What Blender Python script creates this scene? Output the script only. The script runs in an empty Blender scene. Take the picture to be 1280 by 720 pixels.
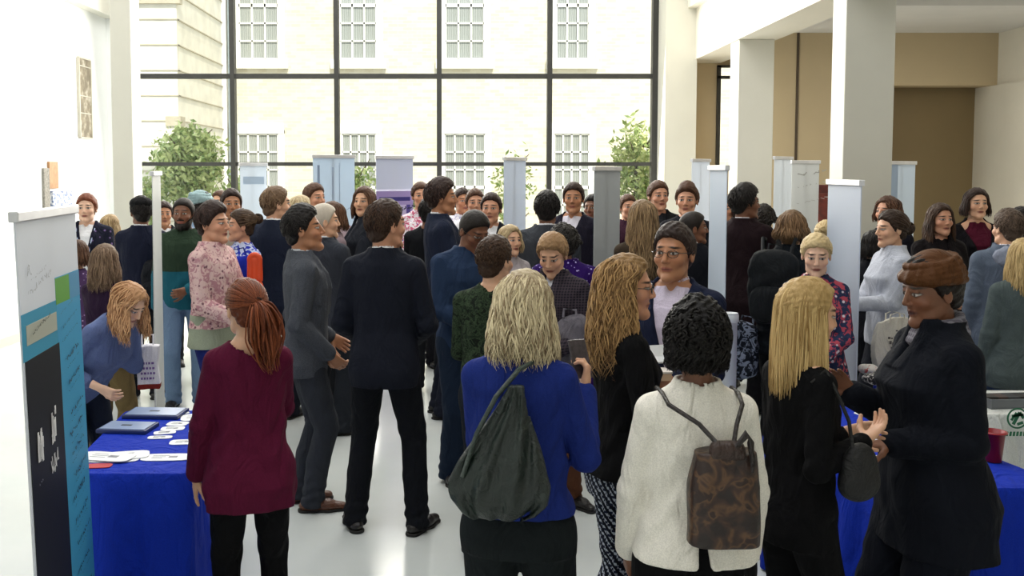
import bpy, math, random
import numpy as np
from mathutils import Vector, Matrix

# ------------------------------------------------------------------ camera, world, lights, exposure
SC = bpy.context.scene
COL = SC.collection
F_PX, VX, PITCH, CAM_H = 1200.0, 570.0, math.radians(3.5), 1.95
HOR = 215.0
VY = HOR + F_PX * math.tan(PITCH)
cam_d = bpy.data.cameras.new('camera')
cam = bpy.data.objects.new('camera', cam_d); COL.objects.link(cam)
cam.location = (0, 0, CAM_H)
cam.rotation_euler = (math.pi / 2 - PITCH, 0, 0)
cam_d.sensor_width = 36.0
cam_d.lens = 36.0 * F_PX / 1280
cam_d.shift_x = (640 - VX) / 1280
cam_d.shift_y = (VY - 360) / 1280
cam_d.clip_end = 300
SC.camera = cam

world = bpy.data.worlds.new('world'); SC.world = world
world.use_nodes = True
wn = world.node_tree.nodes; wl = world.node_tree.links
bg = wn['Background']
bg.inputs['Color'].default_value = (0.86, 0.93, 1.0, 1)
bg.inputs['Strength'].default_value = 1.5

def add_light(kind, name, loc, rot, energy, color=(1, 1, 1), size=None, size_y=None, angle=None, spread=None):
    l = bpy.data.lights.new(name, kind); o = bpy.data.objects.new(name, l); COL.objects.link(o)
    o.location = loc; o.rotation_euler = rot; l.energy = energy; l.color = color
    if size:
        l.shape = 'RECTANGLE'; l.size = size; l.size_y = size_y
    if angle: l.angle = angle
    if spread: l.spread = spread
    return o
# sun on the courtyard facade, added area fills under the hall ceiling and the aisle slab
add_light('SUN', 'sun', (0, 0, 20), (math.radians(50), 0, math.radians(14)), 4.0, (1.0, 0.93, 0.80), angle=0.02)
add_light('AREA', 'overhead_fill_front', (-1.0, 10.5, 6.6), (0, 0, 0), 360, (1.0, 0.98, 0.95), 6, 5)  # stand-in for a skylight: area fill added below the closed ceiling
add_light('AREA', 'overhead_fill_rear', (-0.8, 3.2, 6.6), (0, 0, 0), 180, (0.97, 0.98, 1.0), 6, 5)  # added overhead fill that brightens the foreground figures, no roof opening above
add_light('AREA', 'side_fill', (-4.2, -2.0, 4.2), (math.radians(58), 0, math.radians(-38)), 18, (1.0, 0.98, 0.96), 4, 2.5)  # unseen fill added behind the camera, no glazing modelled on this side
add_light('AREA', 'window_daylight', (-0.7, 13.6, 3.3), (math.radians(-78), 0, 0), 420, (1.0, 0.97, 0.91), 7.2, 3.4)
add_light('AREA', 'aisle_fill', (5.4, 9.0, 3.55), (0, 0, 0), 34, (1.0, 0.95, 0.86), 2.4, 5)  # area light added to brighten the aisle, no lamp fittings here
SC.view_settings.view_transform = 'Standard'
SC.view_settings.look = 'None'
SC.view_settings.gamma = 1
SC.view_settings.use_curve_mapping = False
SC.view_settings.exposure = 0.15
SC.cycles.use_denoising = True
SC.cycles.max_bounces = 8
SC.cycles.transparent_max_bounces = 12
SC.cycles.sample_clamp_indirect = 6

def at(px, py, Y):
    rx = (px - VX) / F_PX; up = (VY - py) / F_PX
    c, s = math.cos(PITCH), math.sin(PITCH)
    v = Vector((rx, c + up * s, -s + up * c))
    v = v * (Y / v.y)
    return Vector((v.x, v.y, v.z + CAM_H))

def on_z(px, py, z=0.0):
    rx = (px - VX) / F_PX; up = (VY - py) / F_PX
    c, s = math.cos(PITCH), math.sin(PITCH)
    v = Vector((rx, c + up * s, -s + up * c))
    v = v * ((z - CAM_H) / v.z)
    return Vector((v.x, v.y, z))

# ------------------------------------------------------------------ colours and materials
def lin(h):
    h = h.lstrip('#')
    out = []
    for i in (0, 2, 4):
        c = int(h[i:i + 2], 16) / 255
        out.append(c / 12.92 if c <= 0.04045 else ((c + 0.055) / 1.055) ** 2.4)
    return tuple(out) + (1.0,)

_M = {}
class NT:
    def __init__(s, name):
        s.m = bpy.data.materials.new(name); s.m.use_nodes = True
        s.n = s.m.node_tree.nodes; s.l = s.m.node_tree.links
        s.b = s.n['Principled BSDF']
    def new(s, t, **kw):
        n = s.n.new(t)
        for k, v in kw.items():
            if k in n.inputs: n.inputs[k].default_value = v
            else: setattr(n, k, v)
        return n
    def link(s, a, b): s.l.new(a, b)
    def coord(s, kind='Object', scale=(1, 1, 1)):
        t = s.new('ShaderNodeTexCoord'); mp = s.new('ShaderNodeMapping')
        mp.inputs['Scale'].default_value = scale
        s.link(t.outputs[kind], mp.inputs['Vector'])
        return mp.outputs['Vector']
    def noise(s, vec, scale, detail=3, rough=0.55, dist=0.0):
        n = s.new('ShaderNodeTexNoise'); n.inputs['Scale'].default_value = scale
        n.inputs['Detail'].default_value = detail; n.inputs['Roughness'].default_value = rough
        n.inputs['Distortion'].default_value = dist
        s.link(vec, n.inputs['Vector']); return n.outputs['Fac']
    def ramp(s, fac, stops, interp='LINEAR'):
        r = s.new('ShaderNodeValToRGB'); cr = r.color_ramp; cr.interpolation = interp
        while len(cr.elements) < len(stops): cr.elements.new(0.5)
        for e, (p, c) in zip(cr.elements, stops):
            e.position = p; e.color = c
        s.link(fac, r.inputs['Fac']); return r.outputs['Color']
    def mix(s, fac, a, b):
        m = s.new('ShaderNodeMix', data_type='RGBA')
        if isinstance(fac, (int, float)): m.inputs[0].default_value = fac
        else: s.link(fac, m.inputs[0])
        for i, v in ((6, a), (7, b)):
            if isinstance(v, tuple): m.inputs[i].default_value = v
            else: s.link(v, m.inputs[i])
        return m.outputs[2]
    def math(s, op, a, b=0.0):
        m = s.new('ShaderNodeMath', operation=op)
        for i, v in enumerate((a, b)):
            if isinstance(v, (int, float)): m.inputs[i].default_value = v
            else: s.link(v, m.inputs[i])
        return m.outputs[0]
    def bump(s, h, strength=0.3, dist=0.01):
        b = s.new('ShaderNodeBump'); b.inputs['Strength'].default_value = strength
        b.inputs['Distance'].default_value = dist
        s.link(h, b.inputs['Height']); s.link(b.outputs['Normal'], s.b.inputs['Normal'])
    def color(s, c):
        if isinstance(c, tuple): s.b.inputs['Base Color'].default_value = c
        else: s.link(c, s.b.inputs['Base Color'])
    def rough(s, r): s.b.inputs['Roughness'].default_value = r

def plain(name, h, rough=0.6, metal=0.0, var=0.05, nscale=6.0, bump=0.0):
    key = ('plain', h, rough, metal, var, nscale, bump)
    if key in _M: return _M[key]
    t = NT(name); c = lin(h)
    v = t.coord()
    f = t.noise(v, nscale, 4)
    c2 = tuple(min(1, x * (1 + 2 * var)) for x in c[:3]) + (1,)
    c1 = tuple(x * (1 - 2 * var) for x in c[:3]) + (1,)
    t.color(t.ramp(f, [(0.3, c1), (0.7, c2)]))
    t.rough(rough); t.b.inputs['Metallic'].default_value = metal
    if bump: t.bump(t.noise(v, nscale * 8, 4), bump, 0.004)
    _M[key] = t.m
    return t.m

def cloth(h, pattern='plain', h2='#FFFFFF', h3=None, rough=0.85, scale=1.0):
    key = ('cloth', h, pattern, h2, h3, rough, scale)
    if key in _M: return _M[key]
    t = NT('fabric_' + pattern); c = lin(h); c2 = lin(h2); v = t.coord()
    big = t.noise(t.coord(scale=(1, 1, 0.45)), 9, 3, 0.5, 1.2)
    fine = t.noise(v, 260, 2)
    if pattern == 'plain':
        a = tuple(x * 0.88 for x in c[:3]) + (1,); b = tuple(min(1, x * 1.12) for x in c[:3]) + (1,)
        t.color(t.ramp(fine, [(0.3, a), (0.7, b)]))
    elif pattern == 'tweed':
        t.color(t.ramp(t.noise(v, 190 * scale, 2, 0.8), [(0.38, c), (0.62, c2)]))
    elif pattern == 'floral':
        vo = t.new('ShaderNodeTexVoronoi'); vo.inputs['Scale'].default_value = 26 * scale
        t.link(v, vo.inputs['Vector'])
        blot = t.ramp(t.noise(v, 24 * scale, 2, 0.5, 1.5), [(0.50, (0, 0, 0, 1)), (0.56, (1, 1, 1, 1))])
        base = t.mix(blot, c, c2)
        if h3:
            f3 = t.ramp(vo.outputs['Distance'], [(0.18, (1, 1, 1, 1)), (0.26, (0, 0, 0, 1))])
            base = t.mix(f3, base, lin(h3))
        t.color(base)
    elif pattern == 'dots':
        vo = t.new('ShaderNodeTexVoronoi'); vo.inputs['Scale'].default_value = 34 * scale
        t.link(v, vo.inputs['Vector'])
        f3 = t.ramp(vo.outputs['Distance'], [(0.16, (1, 1, 1, 1)), (0.24, (0, 0, 0, 1))])
        t.color(t.mix(f3, c, c2))
    elif pattern == 'geo':
        ck = t.new('ShaderNodeTexChecker'); ck.inputs['Scale'].default_value = 75 * scale
        t.link(t.coord(scale=(1, 1, 1.3)), ck.inputs['Vector'])
        w = t.new('ShaderNodeTexWave', bands_direction='DIAGONAL'); w.inputs['Scale'].default_value = 16 * scale
        w.inputs['Distortion'].default_value = 2.0
        t.link(v, w.inputs['Vector'])
        m1 = t.mix(ck.outputs['Fac'], c, c2)
        f = t.ramp(w.outputs['Fac'], [(0.45, (0, 0, 0, 1)), (0.6, (1, 1, 1, 1))])
        t.color(t.mix(f, m1, lin(h3 or h)))
    elif pattern == 'plaid':
        col = c
        for d in ('X', 'Z'):
            w = t.new('ShaderNodeTexWave', bands_direction=d); w.inputs['Scale'].default_value = 7 * scale
            t.link(v, w.inputs['Vector'])
            f = t.ramp(w.outputs['Fac'], [(0.55, (0, 0, 0, 1)), (0.7, (0.6, 0.6, 0.6, 1))])
            col = t.mix(f, col, c2)
        t.color(col)
    elif pattern == 'camo':
        f = t.ramp(t.noise(v, 20 * scale, 4, 0.6, 2.0), [(0.44, c), (0.5, c2), (0.58, lin(h3 or h))])
        t.color(f)
    elif pattern == 'bands':          # colour blocks up the garment, h below the seam and h2 above
        sp = t.new('ShaderNodeSeparateXYZ'); t.link(v, sp.inputs[0])
        f = t.ramp(sp.outputs['Z'], [(0.0, c), (float(scale) / 2.0, c2)], 'CONSTANT')
        d = t.math('DIVIDE', sp.outputs['Z'], 2.0)
        t.l.remove(f.node.inputs['Fac'].links[0]); t.link(d, f.node.inputs['Fac'])
        t.color(f)
    h = t.math('ADD', t.math('MULTIPLY', big, 2.2), t.math('MULTIPLY', fine, 0.08))
    t.bump(h, 0.8, 0.018)
    t.rough(rough)
    t.b.inputs['Specular IOR Level'].default_value = 0.12
    _M[key] = t.m
    return t.m

def leather(h, rough=0.4):
    key = ('leather', h, rough)
    if key in _M: return _M[key]
    t = NT('leather'); v = t.coord()
    c = lin(h); f = t.noise(v, 12, 4, 0.6, 1.0)
    t.color(t.ramp(f, [(0.3, tuple(x * .75 for x in c[:3]) + (1,)), (0.7, tuple(min(1, x * 1.3) for x in c[:3]) + (1,))]))
    t.bump(t.math('ADD', t.noise(v, 14, 4, 0.6, 1.5), t.math('MULTIPLY', t.noise(v, 200, 2), 0.1)), 0.7, 0.02)
    t.rough(rough); _M[key] = t.m
    return t.m

def skin(h, lips='#A0544A', brow='#2A1C14', makeup=0.0):
    """skin, with brows, eyes and lips of their own colour laid out in the head's own coordinates (attribute hc)"""
    key = ('skin', h, lips, brow)
    if key in _M: return _M[key]
    t = NT('skin'); c = lin(h)
    at_ = t.new('ShaderNodeAttribute', attribute_name='hc')
    sp = t.new('ShaderNodeSeparateXYZ'); t.link(at_.outputs['Vector'], sp.inputs[0])
    ax = t.math('ABSOLUTE', sp.outputs['X']); y = sp.outputs['Y']; z = sp.outputs['Z']
    f = t.noise(t.coord(), 22, 4)
    base = t.ramp(f, [(0.3, tuple(x * .90 for x in c[:3]) + (1,)), (0.7, tuple(min(1, x * 1.08) for x in c[:3]) + (1,))])
    def ell(cx, cz, rx, rz, tilt=0.0, soft=0.25, ymin=0.05):
        dx = t.math('DIVIDE', t.math('SUBTRACT', ax, cx), rx)
        zz = t.math('SUBTRACT', z, t.math('ADD', cz, t.math('MULTIPLY', t.math('SUBTRACT', ax, cx), tilt)))
        dz = t.math('DIVIDE', zz, rz)
        r = t.math('SQRT', t.math('ADD', t.math('MULTIPLY', dx, dx), t.math('MULTIPLY', dz, dz)))
        k = t.new('ShaderNodeMapRange'); t.link(r, k.inputs[0])
        k.inputs[1].default_value = 1 - soft; k.inputs[2].default_value = 1 + soft
        k.inputs[3].default_value = 1; k.inputs[4].default_value = 0
        return t.math('MULTIPLY', k.outputs[0], t.math('GREATER_THAN', y, ymin))
    ck = ell(0.042, -0.022, 0.024, 0.02, 0, 0.9)
    blush = tuple(a * b for a, b in zip(c[:3], (1.0, .82, .78))) + (1,)
    base = t.mix(t.math('MULTIPLY', ck, 0.55), base, blush)
    col = t.mix(ell(0.0, -0.0565, 0.025, 0.0095, 0, 0.3), base, lin(lips))
    dk = tuple(x * .22 for x in lin(lips)[:3]) + (1,)
    col = t.mix(ell(0.0, -0.056, 0.022, 0.0018, 0, 0.4), col, dk)
    col = t.mix(ell(0.032, 0.0365, 0.021, 0.0048, -0.12, 0.45), col, lin(brow))
    col = t.mix(ell(0.031, 0.0125, 0.0175, 0.0075, 0.02, 0.25), col, (0.025, 0.015, 0.012, 1))
    col = t.mix(ell(0.031, 0.0115, 0.0145, 0.0052, 0.02, 0.2), col, (0.50, 0.47, 0.44, 1))
    col = t.mix(ell(0.031, 0.012, 0.0062, 0.0062, 0, 0.2), col, (0.035, 0.02, 0.012, 1))
    t.color(col)
    t.bump(t.noise(t.coord(), 320, 3), 0.12, 0.002)
    t.rough(0.5)
    t.b.inputs['Subsurface Weight'].default_value = 0.06
    t.b.inputs['Subsurface Radius'].default_value = (0.012, 0.005, 0.003)
    t.b.inputs['Subsurface Scale'].default_value = 0.5
    _M[key] = t.m
    return t.m

def hairm(h1, h2, rough=0.5):
    key = ('hair', h1, h2, rough)
    if key in _M: return _M[key]
    t = NT('hair')
    a = t.new('ShaderNodeAttribute', attribute_name='lk')
    n = t.noise(t.coord(scale=(1, 1, 0.12)), 150, 3)
    n2 = t.noise(t.coord(scale=(1, 1, 0.3)), 20, 2)
    f = t.math('ADD', t.math('MULTIPLY', a.outputs['Fac'], 0.45), t.math('ADD', t.math('MULTIPLY', n, 0.35), t.math('MULTIPLY', n2, 0.3)))
    t.color(t.ramp(f, [(0.25, lin(h1)), (0.75, lin(h2))]))
    t.bump(t.noise(t.coord(scale=(1, 1, 0.15)), 230, 2), 0.6, 0.004)
    t.rough(rough); t.b.inputs['Specular IOR Level'].default_value = 0.22
    _M[key] = t.m
    return t.m

def vinyl(h):
    key = ('vinyl', h)
    if key in _M: return _M[key]
    t = NT('banner_vinyl'); c = lin(h); t.color(c); t.rough(.5)
    tl = t.new('ShaderNodeBsdfTranslucent'); tl.inputs[0].default_value = c
    mx = t.new('ShaderNodeMixShader'); mx.inputs[0].default_value = .38
    t.link(t.b.outputs[0], mx.inputs[1]); t.link(tl.outputs[0], mx.inputs[2]); t.link(mx.outputs[0], t.n['Material Output'].inputs['Surface'])
    _M[key] = t.m
    return t.m

def glass_mat():
    if 'glass' in _M: return _M['glass']
    t = NT('window_glass')
    tr = t.new('ShaderNodeBsdfTransparent'); tr.inputs[0].default_value = (0.97, 0.985, 0.98, 1)
    gl = t.new('ShaderNodeBsdfGlossy'); gl.inputs['Roughness'].default_value = 0.02
    fr = t.new('ShaderNodeFresnel'); fr.inputs['IOR'].default_value = 1.35
    mx = t.new('ShaderNodeMixShader')
    t.link(fr.outputs[0], mx.inputs[0]); t.link(tr.outputs[0], mx.inputs[1]); t.link(gl.outputs[0], mx.inputs[2])
    t.link(mx.outputs[0], t.n['Material Output'].inputs['Surface'])
    _M['glass'] = t.m
    return t.m

# ------------------------------------------------------------------ object helpers
def tag(o, label=None, cat=None, group=None, kind=None):
    if label: o['label'] = label
    if cat: o['category'] = cat
    if group: o['group'] = group
    if kind: o['kind'] = kind
    return o

def empty(name, loc=(0, 0, 0), rz=0.0, label=None, cat=None, group=None):
    o = bpy.data.objects.new(name, None); COL.objects.link(o)
    o.location = loc; o.rotation_euler = (0, 0, rz); o.empty_display_size = 0.1
    return tag(o, label, cat, group)

def mesh_obj(name, V, Fq, mat, parent=None, smooth=True, attrs=None):
    """V (n,3) array; Fq (m,4) or (m,3) int array"""
    me = bpy.data.meshes.new(name)
    V = np.asarray(V, np.float32); Fq = np.asarray(Fq, np.int32)
    k = Fq.shape[1]
    me.vertices.add(len(V)); me.vertices.foreach_set('co', V.ravel())
    me.loops.add(Fq.size); me.loops.foreach_set('vertex_index', Fq.ravel())
    me.polygons.add(len(Fq))
    me.polygons.foreach_set('loop_start', np.arange(0, Fq.size, k, dtype=np.int32))
    try: me.polygons.foreach_set('loop_total', np.full(len(Fq), k, np.int32))
    except Exception: pass
    me.polygons.foreach_set('use_smooth', np.full(len(Fq), smooth, bool))
    for an, (typ, data) in (attrs or {}).items():
        a = me.attributes.new(an, typ, 'POINT')
        a.data.foreach_set('vector' if typ == 'FLOAT_VECTOR' else 'value', np.asarray(data, np.float32).ravel())
    me.update(calc_edges=True); me.validate()
    me.materials.append(mat)
    o = bpy.data.objects.new(name, me); COL.objects.link(o)
    if parent: o.parent = parent
    return o

class MB:
    """collects polygons into one mesh"""
    def __init__(s): s.v = []; s.f = []; s.mi = []
    def quad(s, a, b, c, d, mi=0):
        n = len(s.v); s.v += [tuple(a), tuple(b), tuple(c), tuple(d)]; s.f.append((n, n + 1, n + 2, n + 3)); s.mi.append(mi)
    def box(s, x0, x1, y0, y1, z0, z1, M=None, mi=0):
        n = len(s.v)
        p = [Vector((x, y, z)) for z in (z0, z1) for y in (y0, y1) for x in (x0, x1)]
        if M is not None: p = [M @ q for q in p]
        s.v += [tuple(q) for q in p]
        for f in ((0, 2, 3, 1), (4, 5, 7, 6), (0, 1, 5, 4), (2, 6, 7, 3), (0, 4, 6, 2), (1, 3, 7, 5)):
            s.f.append(tuple(n + i for i in f)); s.mi.append(mi)
        return s
    def prism(s, pts, z0, z1, mi=0):
        n = len(s.v); m = len(pts)
        s.v += [(p[0], p[1], z0) for p in pts] + [(p[0], p[1], z1) for p in pts]
        s.f.append(tuple(range(n + m - 1, n - 1, -1))); s.mi.append(mi)
        s.f.append(tuple(range(n + m, n + 2 * m))); s.mi.append(mi)
        for i in range(m):
            j = (i + 1) % m
            s.f.append((n + i, n + j, n + m + j, n + m + i)); s.mi.append(mi)
        return s
    def tube(s, pts, r, sides=8, mi=0):
        pts = [Vector(p) for p in pts]; n = len(s.v); m = len(pts)
        rr = r if isinstance(r, (list, tuple)) else [r] * m
        ref = None
        for i, p in enumerate(pts):
            t = (pts[min(i + 1, m - 1)] - pts[max(i - 1, 0)]).normalized()
            if ref is None: ref = Vector((0, 0, 1)) if abs(t.z) < .9 else Vector((1, 0, 0))
            u = t.cross(ref).normalized(); w = t.cross(u).normalized(); ref = -w if False else ref
            for k in range(sides):
                a = 2 * math.pi * k / sides
                s.v.append(tuple(p + (u * math.cos(a) + w * math.sin(a)) * rr[i]))
        for i in range(m - 1):
            for k in range(sides):
                k2 = (k + 1) % sides
                s.f.append((n + i * sides + k, n + i * sides + k2, n + (i + 1) * sides + k2, n + (i + 1) * sides + k)); s.mi.append(mi)
        s.f.append(tuple(n + k for k in range(sides))); s.mi.append(mi)
        s.f.append(tuple(n + (m - 1) * sides + k for k in reversed(range(sides)))); s.mi.append(mi)
        return s
    def build(s, name, mats, parent=None, smooth=False, bevel=0.0, M=None):
        me = bpy.data.meshes.new(name); me.from_pydata(s.v, [], s.f)
        if not isinstance(mats, (list, tuple)): mats = [mats]
        for m in mats: me.materials.append(m)
        me.polygons.foreach_set('material_index', s.mi)
        me.polygons.foreach_set('use_smooth', [smooth] * len(s.f))
        me.update()
        o = bpy.data.objects.new(name, me); COL.objects.link(o)
        if M is not None: me.transform(M)
        if parent: o.parent = parent
        if bevel:
            b = o.modifiers.new('bevel', 'BEVEL'); b.width = bevel; b.segments = 2; b.limit_method = 'ANGLE'
        return o

def struct(name, mb, mat, parent=None, bevel=0.0):
    o = mb.build(name, mat, parent, bevel=bevel)
    if not parent: o['kind'] = 'structure'
    return o
# ------------------------------------------------------------------ the hall and the courtyard
WY = 14.0            # window wall
def white_paint(name, h, rough=0.55):
    return plain(name, h, rough, 0, 0.015, 2.0)
M_wall = white_paint('white_wall_paint', '#E9ECEB')
M_col = white_paint('column_paint', '#DAD8CC')
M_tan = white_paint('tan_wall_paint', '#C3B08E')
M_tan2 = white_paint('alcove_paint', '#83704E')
M_cream = white_paint('cream_paint', '#E4DECF')
M_ceil = white_paint('ceiling_paint', '#DAD8D4')
M_dark = plain('dark_bronze_metal', '#3A3A38', 0.45, 0.3)

t = NT('polished_white_floor'); v = t.coord()
n = t.noise(v, 1.3, 4); n2 = t.noise(v, 14, 3)
t.color(t.mix(t.math('MULTIPLY', n2, 0.3), t.ramp(n, [(0.3, lin('#CFD6D4')), (0.7, lin('#DCE0DD'))]), lin('#D2D5D0')))
t.rough(0.16); t.b.inputs['Specular IOR Level'].default_value = 0.6
t.bump(t.noise(v, 2.2, 3), 0.05, 0.01)
M_floor = t.m
struct('floor', MB().box(-5.4, 9.5, -3, WY + .2, -0.12, 0), M_floor)

def X_at(px, Y, py=150): return at(px, py, Y).x
def Z_at(py, Y): return at(VX, py, Y).z

LX = -5.05
PX = 3.36            # plane of the right-hand colonnade
struct('wall_left', MB().box(LX - .2, LX, -3, WY + .2, 0, 4.15), M_wall)
struct('trim_1', MB().box(LX - .2, LX + .16, -3, WY - 0.05, 4.15, 4.42), M_col)      # soffit over the left wall
struct('trim_2', MB().box(LX - .2, LX + .02, -3, WY - 0.05, 4.42, 4.56), plain('dark_reveal', '#4A4640', .7))
struct('wall_left_upper', MB().box(LX - .2, LX + .10, -3, WY + .2, 4.56, 6.9), M_wall)
zt = Z_at(-140, WY)
struct('wall_back', MB().box(LX - .2, X_at(163, WY), WY, WY + .25, 0, 7)
       .box(X_at(163, WY), X_at(820, WY), WY, WY + .25, zt + .05, 7), M_wall)
struct('ceiling', MB().box(LX - .2, PX + .4, -3, WY + .25, 6.9, 7.1), M_ceil)
struct('wall_rear', MB().box(LX - .2, 9.5, -3.2, -3, 0, 7), M_wall)

# big glazed wall
xs = [165, 291, 421, 549, 687, 819]
fr = MB()
X = [X_at(p, WY) for p in xs]
zl, zu = Z_at(205, WY), Z_at(95, WY)
for i, x in enumerate(X):
    wd = .035 if 0 < i < 5 else .05
    fr.box(x - wd, x + wd, WY - .02, WY + .12, 0, zt)
for z, hh in ((0.05, .05), (zl, .028), (zu, .034), (zt, .05)):
    fr.box(X[0], X[-1], WY, WY + .1, z - hh, z + hh)
wo = struct('window_1', fr, M_dark)
MB().box(X[0], X[-1], WY + .045, WY + .055, .05, zt).build('glass', glass_mat(), wo)

# pale column in front of the left end of the glazing
c0, c1 = X_at(139, 10.5, 130), X_at(165, 10.5, 130)
struct('column', MB().box(c0, c1, 10.5, 10.5 + .3, 0, 6.9), M_col, bevel=.01)
# pier at the right end of the glazing
struct('wall_pier', MB().box(X[-1] + .03, PX, WY - .5, WY + .25, 0, 7), M_col)
# colonnade
for (d0, dd, w) in ((8.36, .30, .43), (11.5, .36, .42)):
    struct('column', MB().box(PX, PX + w, d0, d0 + dd, 0, 3.52), M_col, bevel=.008)
BZ = 3.52
struct('beam', MB().box(PX - .02, PX + .46, -3, WY, BZ, 4.22), M_cream)
struct('trim_3', MB().box(PX - .14, PX + .46, -3, WY - .5, 4.22, 4.42), M_cream)
struct('trim_4', MB().box(PX, PX + .3, -3, WY - .5, 4.42, 6.9), white_paint('upper_wall', '#CFCBB8'))
# aisle behind the colonnade
TY = 12.6
AX0 = X_at(961, TY); AXR = X_at(1245, TY)
CZ = Z_at(41, TY)
struct('ceiling_aisle', MB().box(PX + .3, 9.5, -3, WY + .2, CZ, CZ + .2), M_ceil)
fz = Z_at(107, TY)
struct('wall_aisle', MB().box(AX0, X_at(1000, TY) - .02, TY, WY + .2, 0, CZ).box(X_at(995.5, TY) + .03, X_at(1108, TY), TY, WY + .2, 0, CZ)
       .box(X_at(1107, TY), AXR, TY, TY + .3, fz, CZ), M_tan)
struct('trim_5', MB().box(X_at(994, TY), X_at(997, TY), TY - .012, TY + .02, 0, CZ), plain('dark_joint', '#4A3C2C', .6))
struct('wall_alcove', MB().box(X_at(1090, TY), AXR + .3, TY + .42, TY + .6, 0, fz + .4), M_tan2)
struct('wall_right', MB().box(AXR, AXR + .3, -3, TY + .3, fz, CZ).box(AXR - .06, AXR + .3, -3, WY, 0, fz), M_cream)
struct('trim_6', MB().box(AXR - 2.6, AXR, 10.2, 10.35, CZ - .06, CZ), M_ceil)
# small window at the end of the aisle
wx0, wx1 = X_at(895, WY), X_at(935, WY)
w2 = MB(); z0, z1 = Z_at(207, WY), Z_at(82, WY)
w2.box(wx0, wx0 + .05, WY - .05, WY + .05, z0, z1).box(wx1 - .04, wx1, WY - .05, WY + .05, z0, z1)
w2.box(wx0, wx1, WY - .05, WY + .05, z0 - .06, z0).box(wx0, wx1, WY - .05, WY + .05, z1 - .03, z1).box(wx0, wx1, WY - .05, WY + .05, z1 - .19, z1 - .15)
o2 = struct('window_2', w2, M_dark)
MB().box(wx0, wx1, WY, WY + .01, z0, z1).build('glass', glass_mat(), o2)
struct('wall_aisle_end', MB().box(PX, wx0, WY, WY + .2, 0, CZ).box(wx1, AX0 + .05, WY, WY + .2, 0, CZ)
       .box(wx0, wx1, WY, WY + .2, 0, z0 - .06).box(wx0, wx1, WY, WY + .2, z1, CZ), M_tan)
struct('baseboard_left', MB().box(LX, LX + .015, -3, WY, 0, .1), M_col)

# left wall: tall narrow picture, shelf of small frames
def wall_panel(px0, px1, py0, py1):
    """stands on the left wall, between two picture columns"""
    y0 = F_PX * LX / (px0 - VX); y1 = F_PX * LX / (px1 - VX)
    return y0 * 1.0, y1 * 1.0, at(px0, py0, y0).z, at(px0, py1, y0).z
y0, y1, za, zb = wall_panel(100, 114, 72, 171)
p = empty('wall_display', (LX, (y0 + y1) / 2, 0), 0, 'tall narrow brown display panel hung high on the white left wall', 'wall panel')
hy = (y1 - y0) / 2
t = NT('display_panel'); v = t.coord()
t.color(t.ramp(t.noise(v, 7, 3), [(0.4, lin('#6E6656')), (0.52, lin('#857C68')), (0.62, lin('#A8A294'))])); t.rough(.7)
MB().box(.0, .03, -hy, hy, zb, za).build('panel', t.m, p)
f = MB().box(0, .04, -hy - .02, -hy, zb, za).box(0, .04, hy, hy + .02, zb, za).box(0, .04, -hy, hy, za, za + .02).box(0, .04, -hy, hy, zb - .02, zb)
for z in (.30, .52, .9): f.box(.03, .036, -hy, hy, zb + (za - zb) * z, zb + (za - zb) * z + .012)
f.build('frame', plain('pale_frame', '#BDB8AA', .5), p)

# brown wood notice board and easel poster against the left wall
def board(px0, px1, py0, py1, name, label, cat, mat, th=.03, X=LX):
    ya = F_PX * X / (px0 - VX); yb = F_PX * X / (px1 - VX)
    zt_, zb_ = at(px0, py0, ya).z, at(px0, py1, ya).z
    o = MB().box(X, X + th, ya, yb, zb_, zt_).build(name, mat, None, bevel=.004)
    return tag(o, label, cat)
board(60, 71, 202, 236, 'notice_board', 'small brown wooden board on the white left wall', 'board', plain('brown_wood', '#A5794F', .5, 0, .1, 20))
board(53, 60, 210, 262, 'narrow_plaque', 'narrow grey stone-look plaque beside the small brown board', 'plaque', plain('grey_stone', '#8C8880', .8, 0, .2, 40))
t = NT('flyer_print'); v = t.coord()
t.color(t.ramp(t.noise(v, 22, 3), [(0.42, lin('#6E7FA6')), (0.5, lin('#C6CAD8')), (0.6, lin('#EDEEF0'))])); t.rough(.6)
board(61.5, 86, 239, 258, 'flyer_rack', 'blue and white printed flyers in a rack on the left wall', 'flyers', t.m, .05)

# ---------------- courtyard
GY = 24.0
t = NT('cream_brick'); v = t.coord()
br = t.new('ShaderNodeTexBrick'); br.inputs['Scale'].default_value = 1.0
br.inputs['Brick Width'].default_value = .24; br.inputs['Row Height'].default_value = .085; br.inputs['Mortar Size'].default_value = .008
br.inputs['Color1'].default_value = lin('#DCD6C4'); br.inputs['Color2'].default_value = lin('#CDC5AE'); br.inputs['Mortar'].default_value = lin('#D8D3C4')
mp = t.new('ShaderNodeCombineXYZ'); sp = t.new('ShaderNodeSeparateXYZ'); t.link(v, sp.inputs[0])
t.link(t.math('ADD', sp.outputs['X'], sp.outputs['Y']), mp.inputs[0]); t.link(sp.outputs['Z'], mp.inputs[1]); t.link(mp.outputs[0], br.inputs['Vector'])
t.color(br.outputs['Color']); t.rough(.9); M_brick = t.m
M_trimw = plain('white_window_paint', '#EDECE6', .5)
M_stone = plain('pale_stone', '#DCD7C8', .8, 0, .05, 3)
struct('ground', MB().box(-25, 25, WY + .25, 40, -.15, -.02), plain('courtyard_paving', '#C9C4B4', .9, 0, .08, 2))
bd = empty('brick_building', (0, GY, 0), 0, 'cream brick building with white sash windows across the courtyard', 'building')
MB().box(-14, 16, 0, .6, -.1, 12).build('brick_wall', M_brick, bd)
t = NT('sash_pane'); v = t.coord()
w = t.new('ShaderNodeTexWave'); w.inputs['Scale'].default_value = 9; w.inputs['Distortion'].default_value = 2; t.link(v, w.inputs['Vector'])
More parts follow.
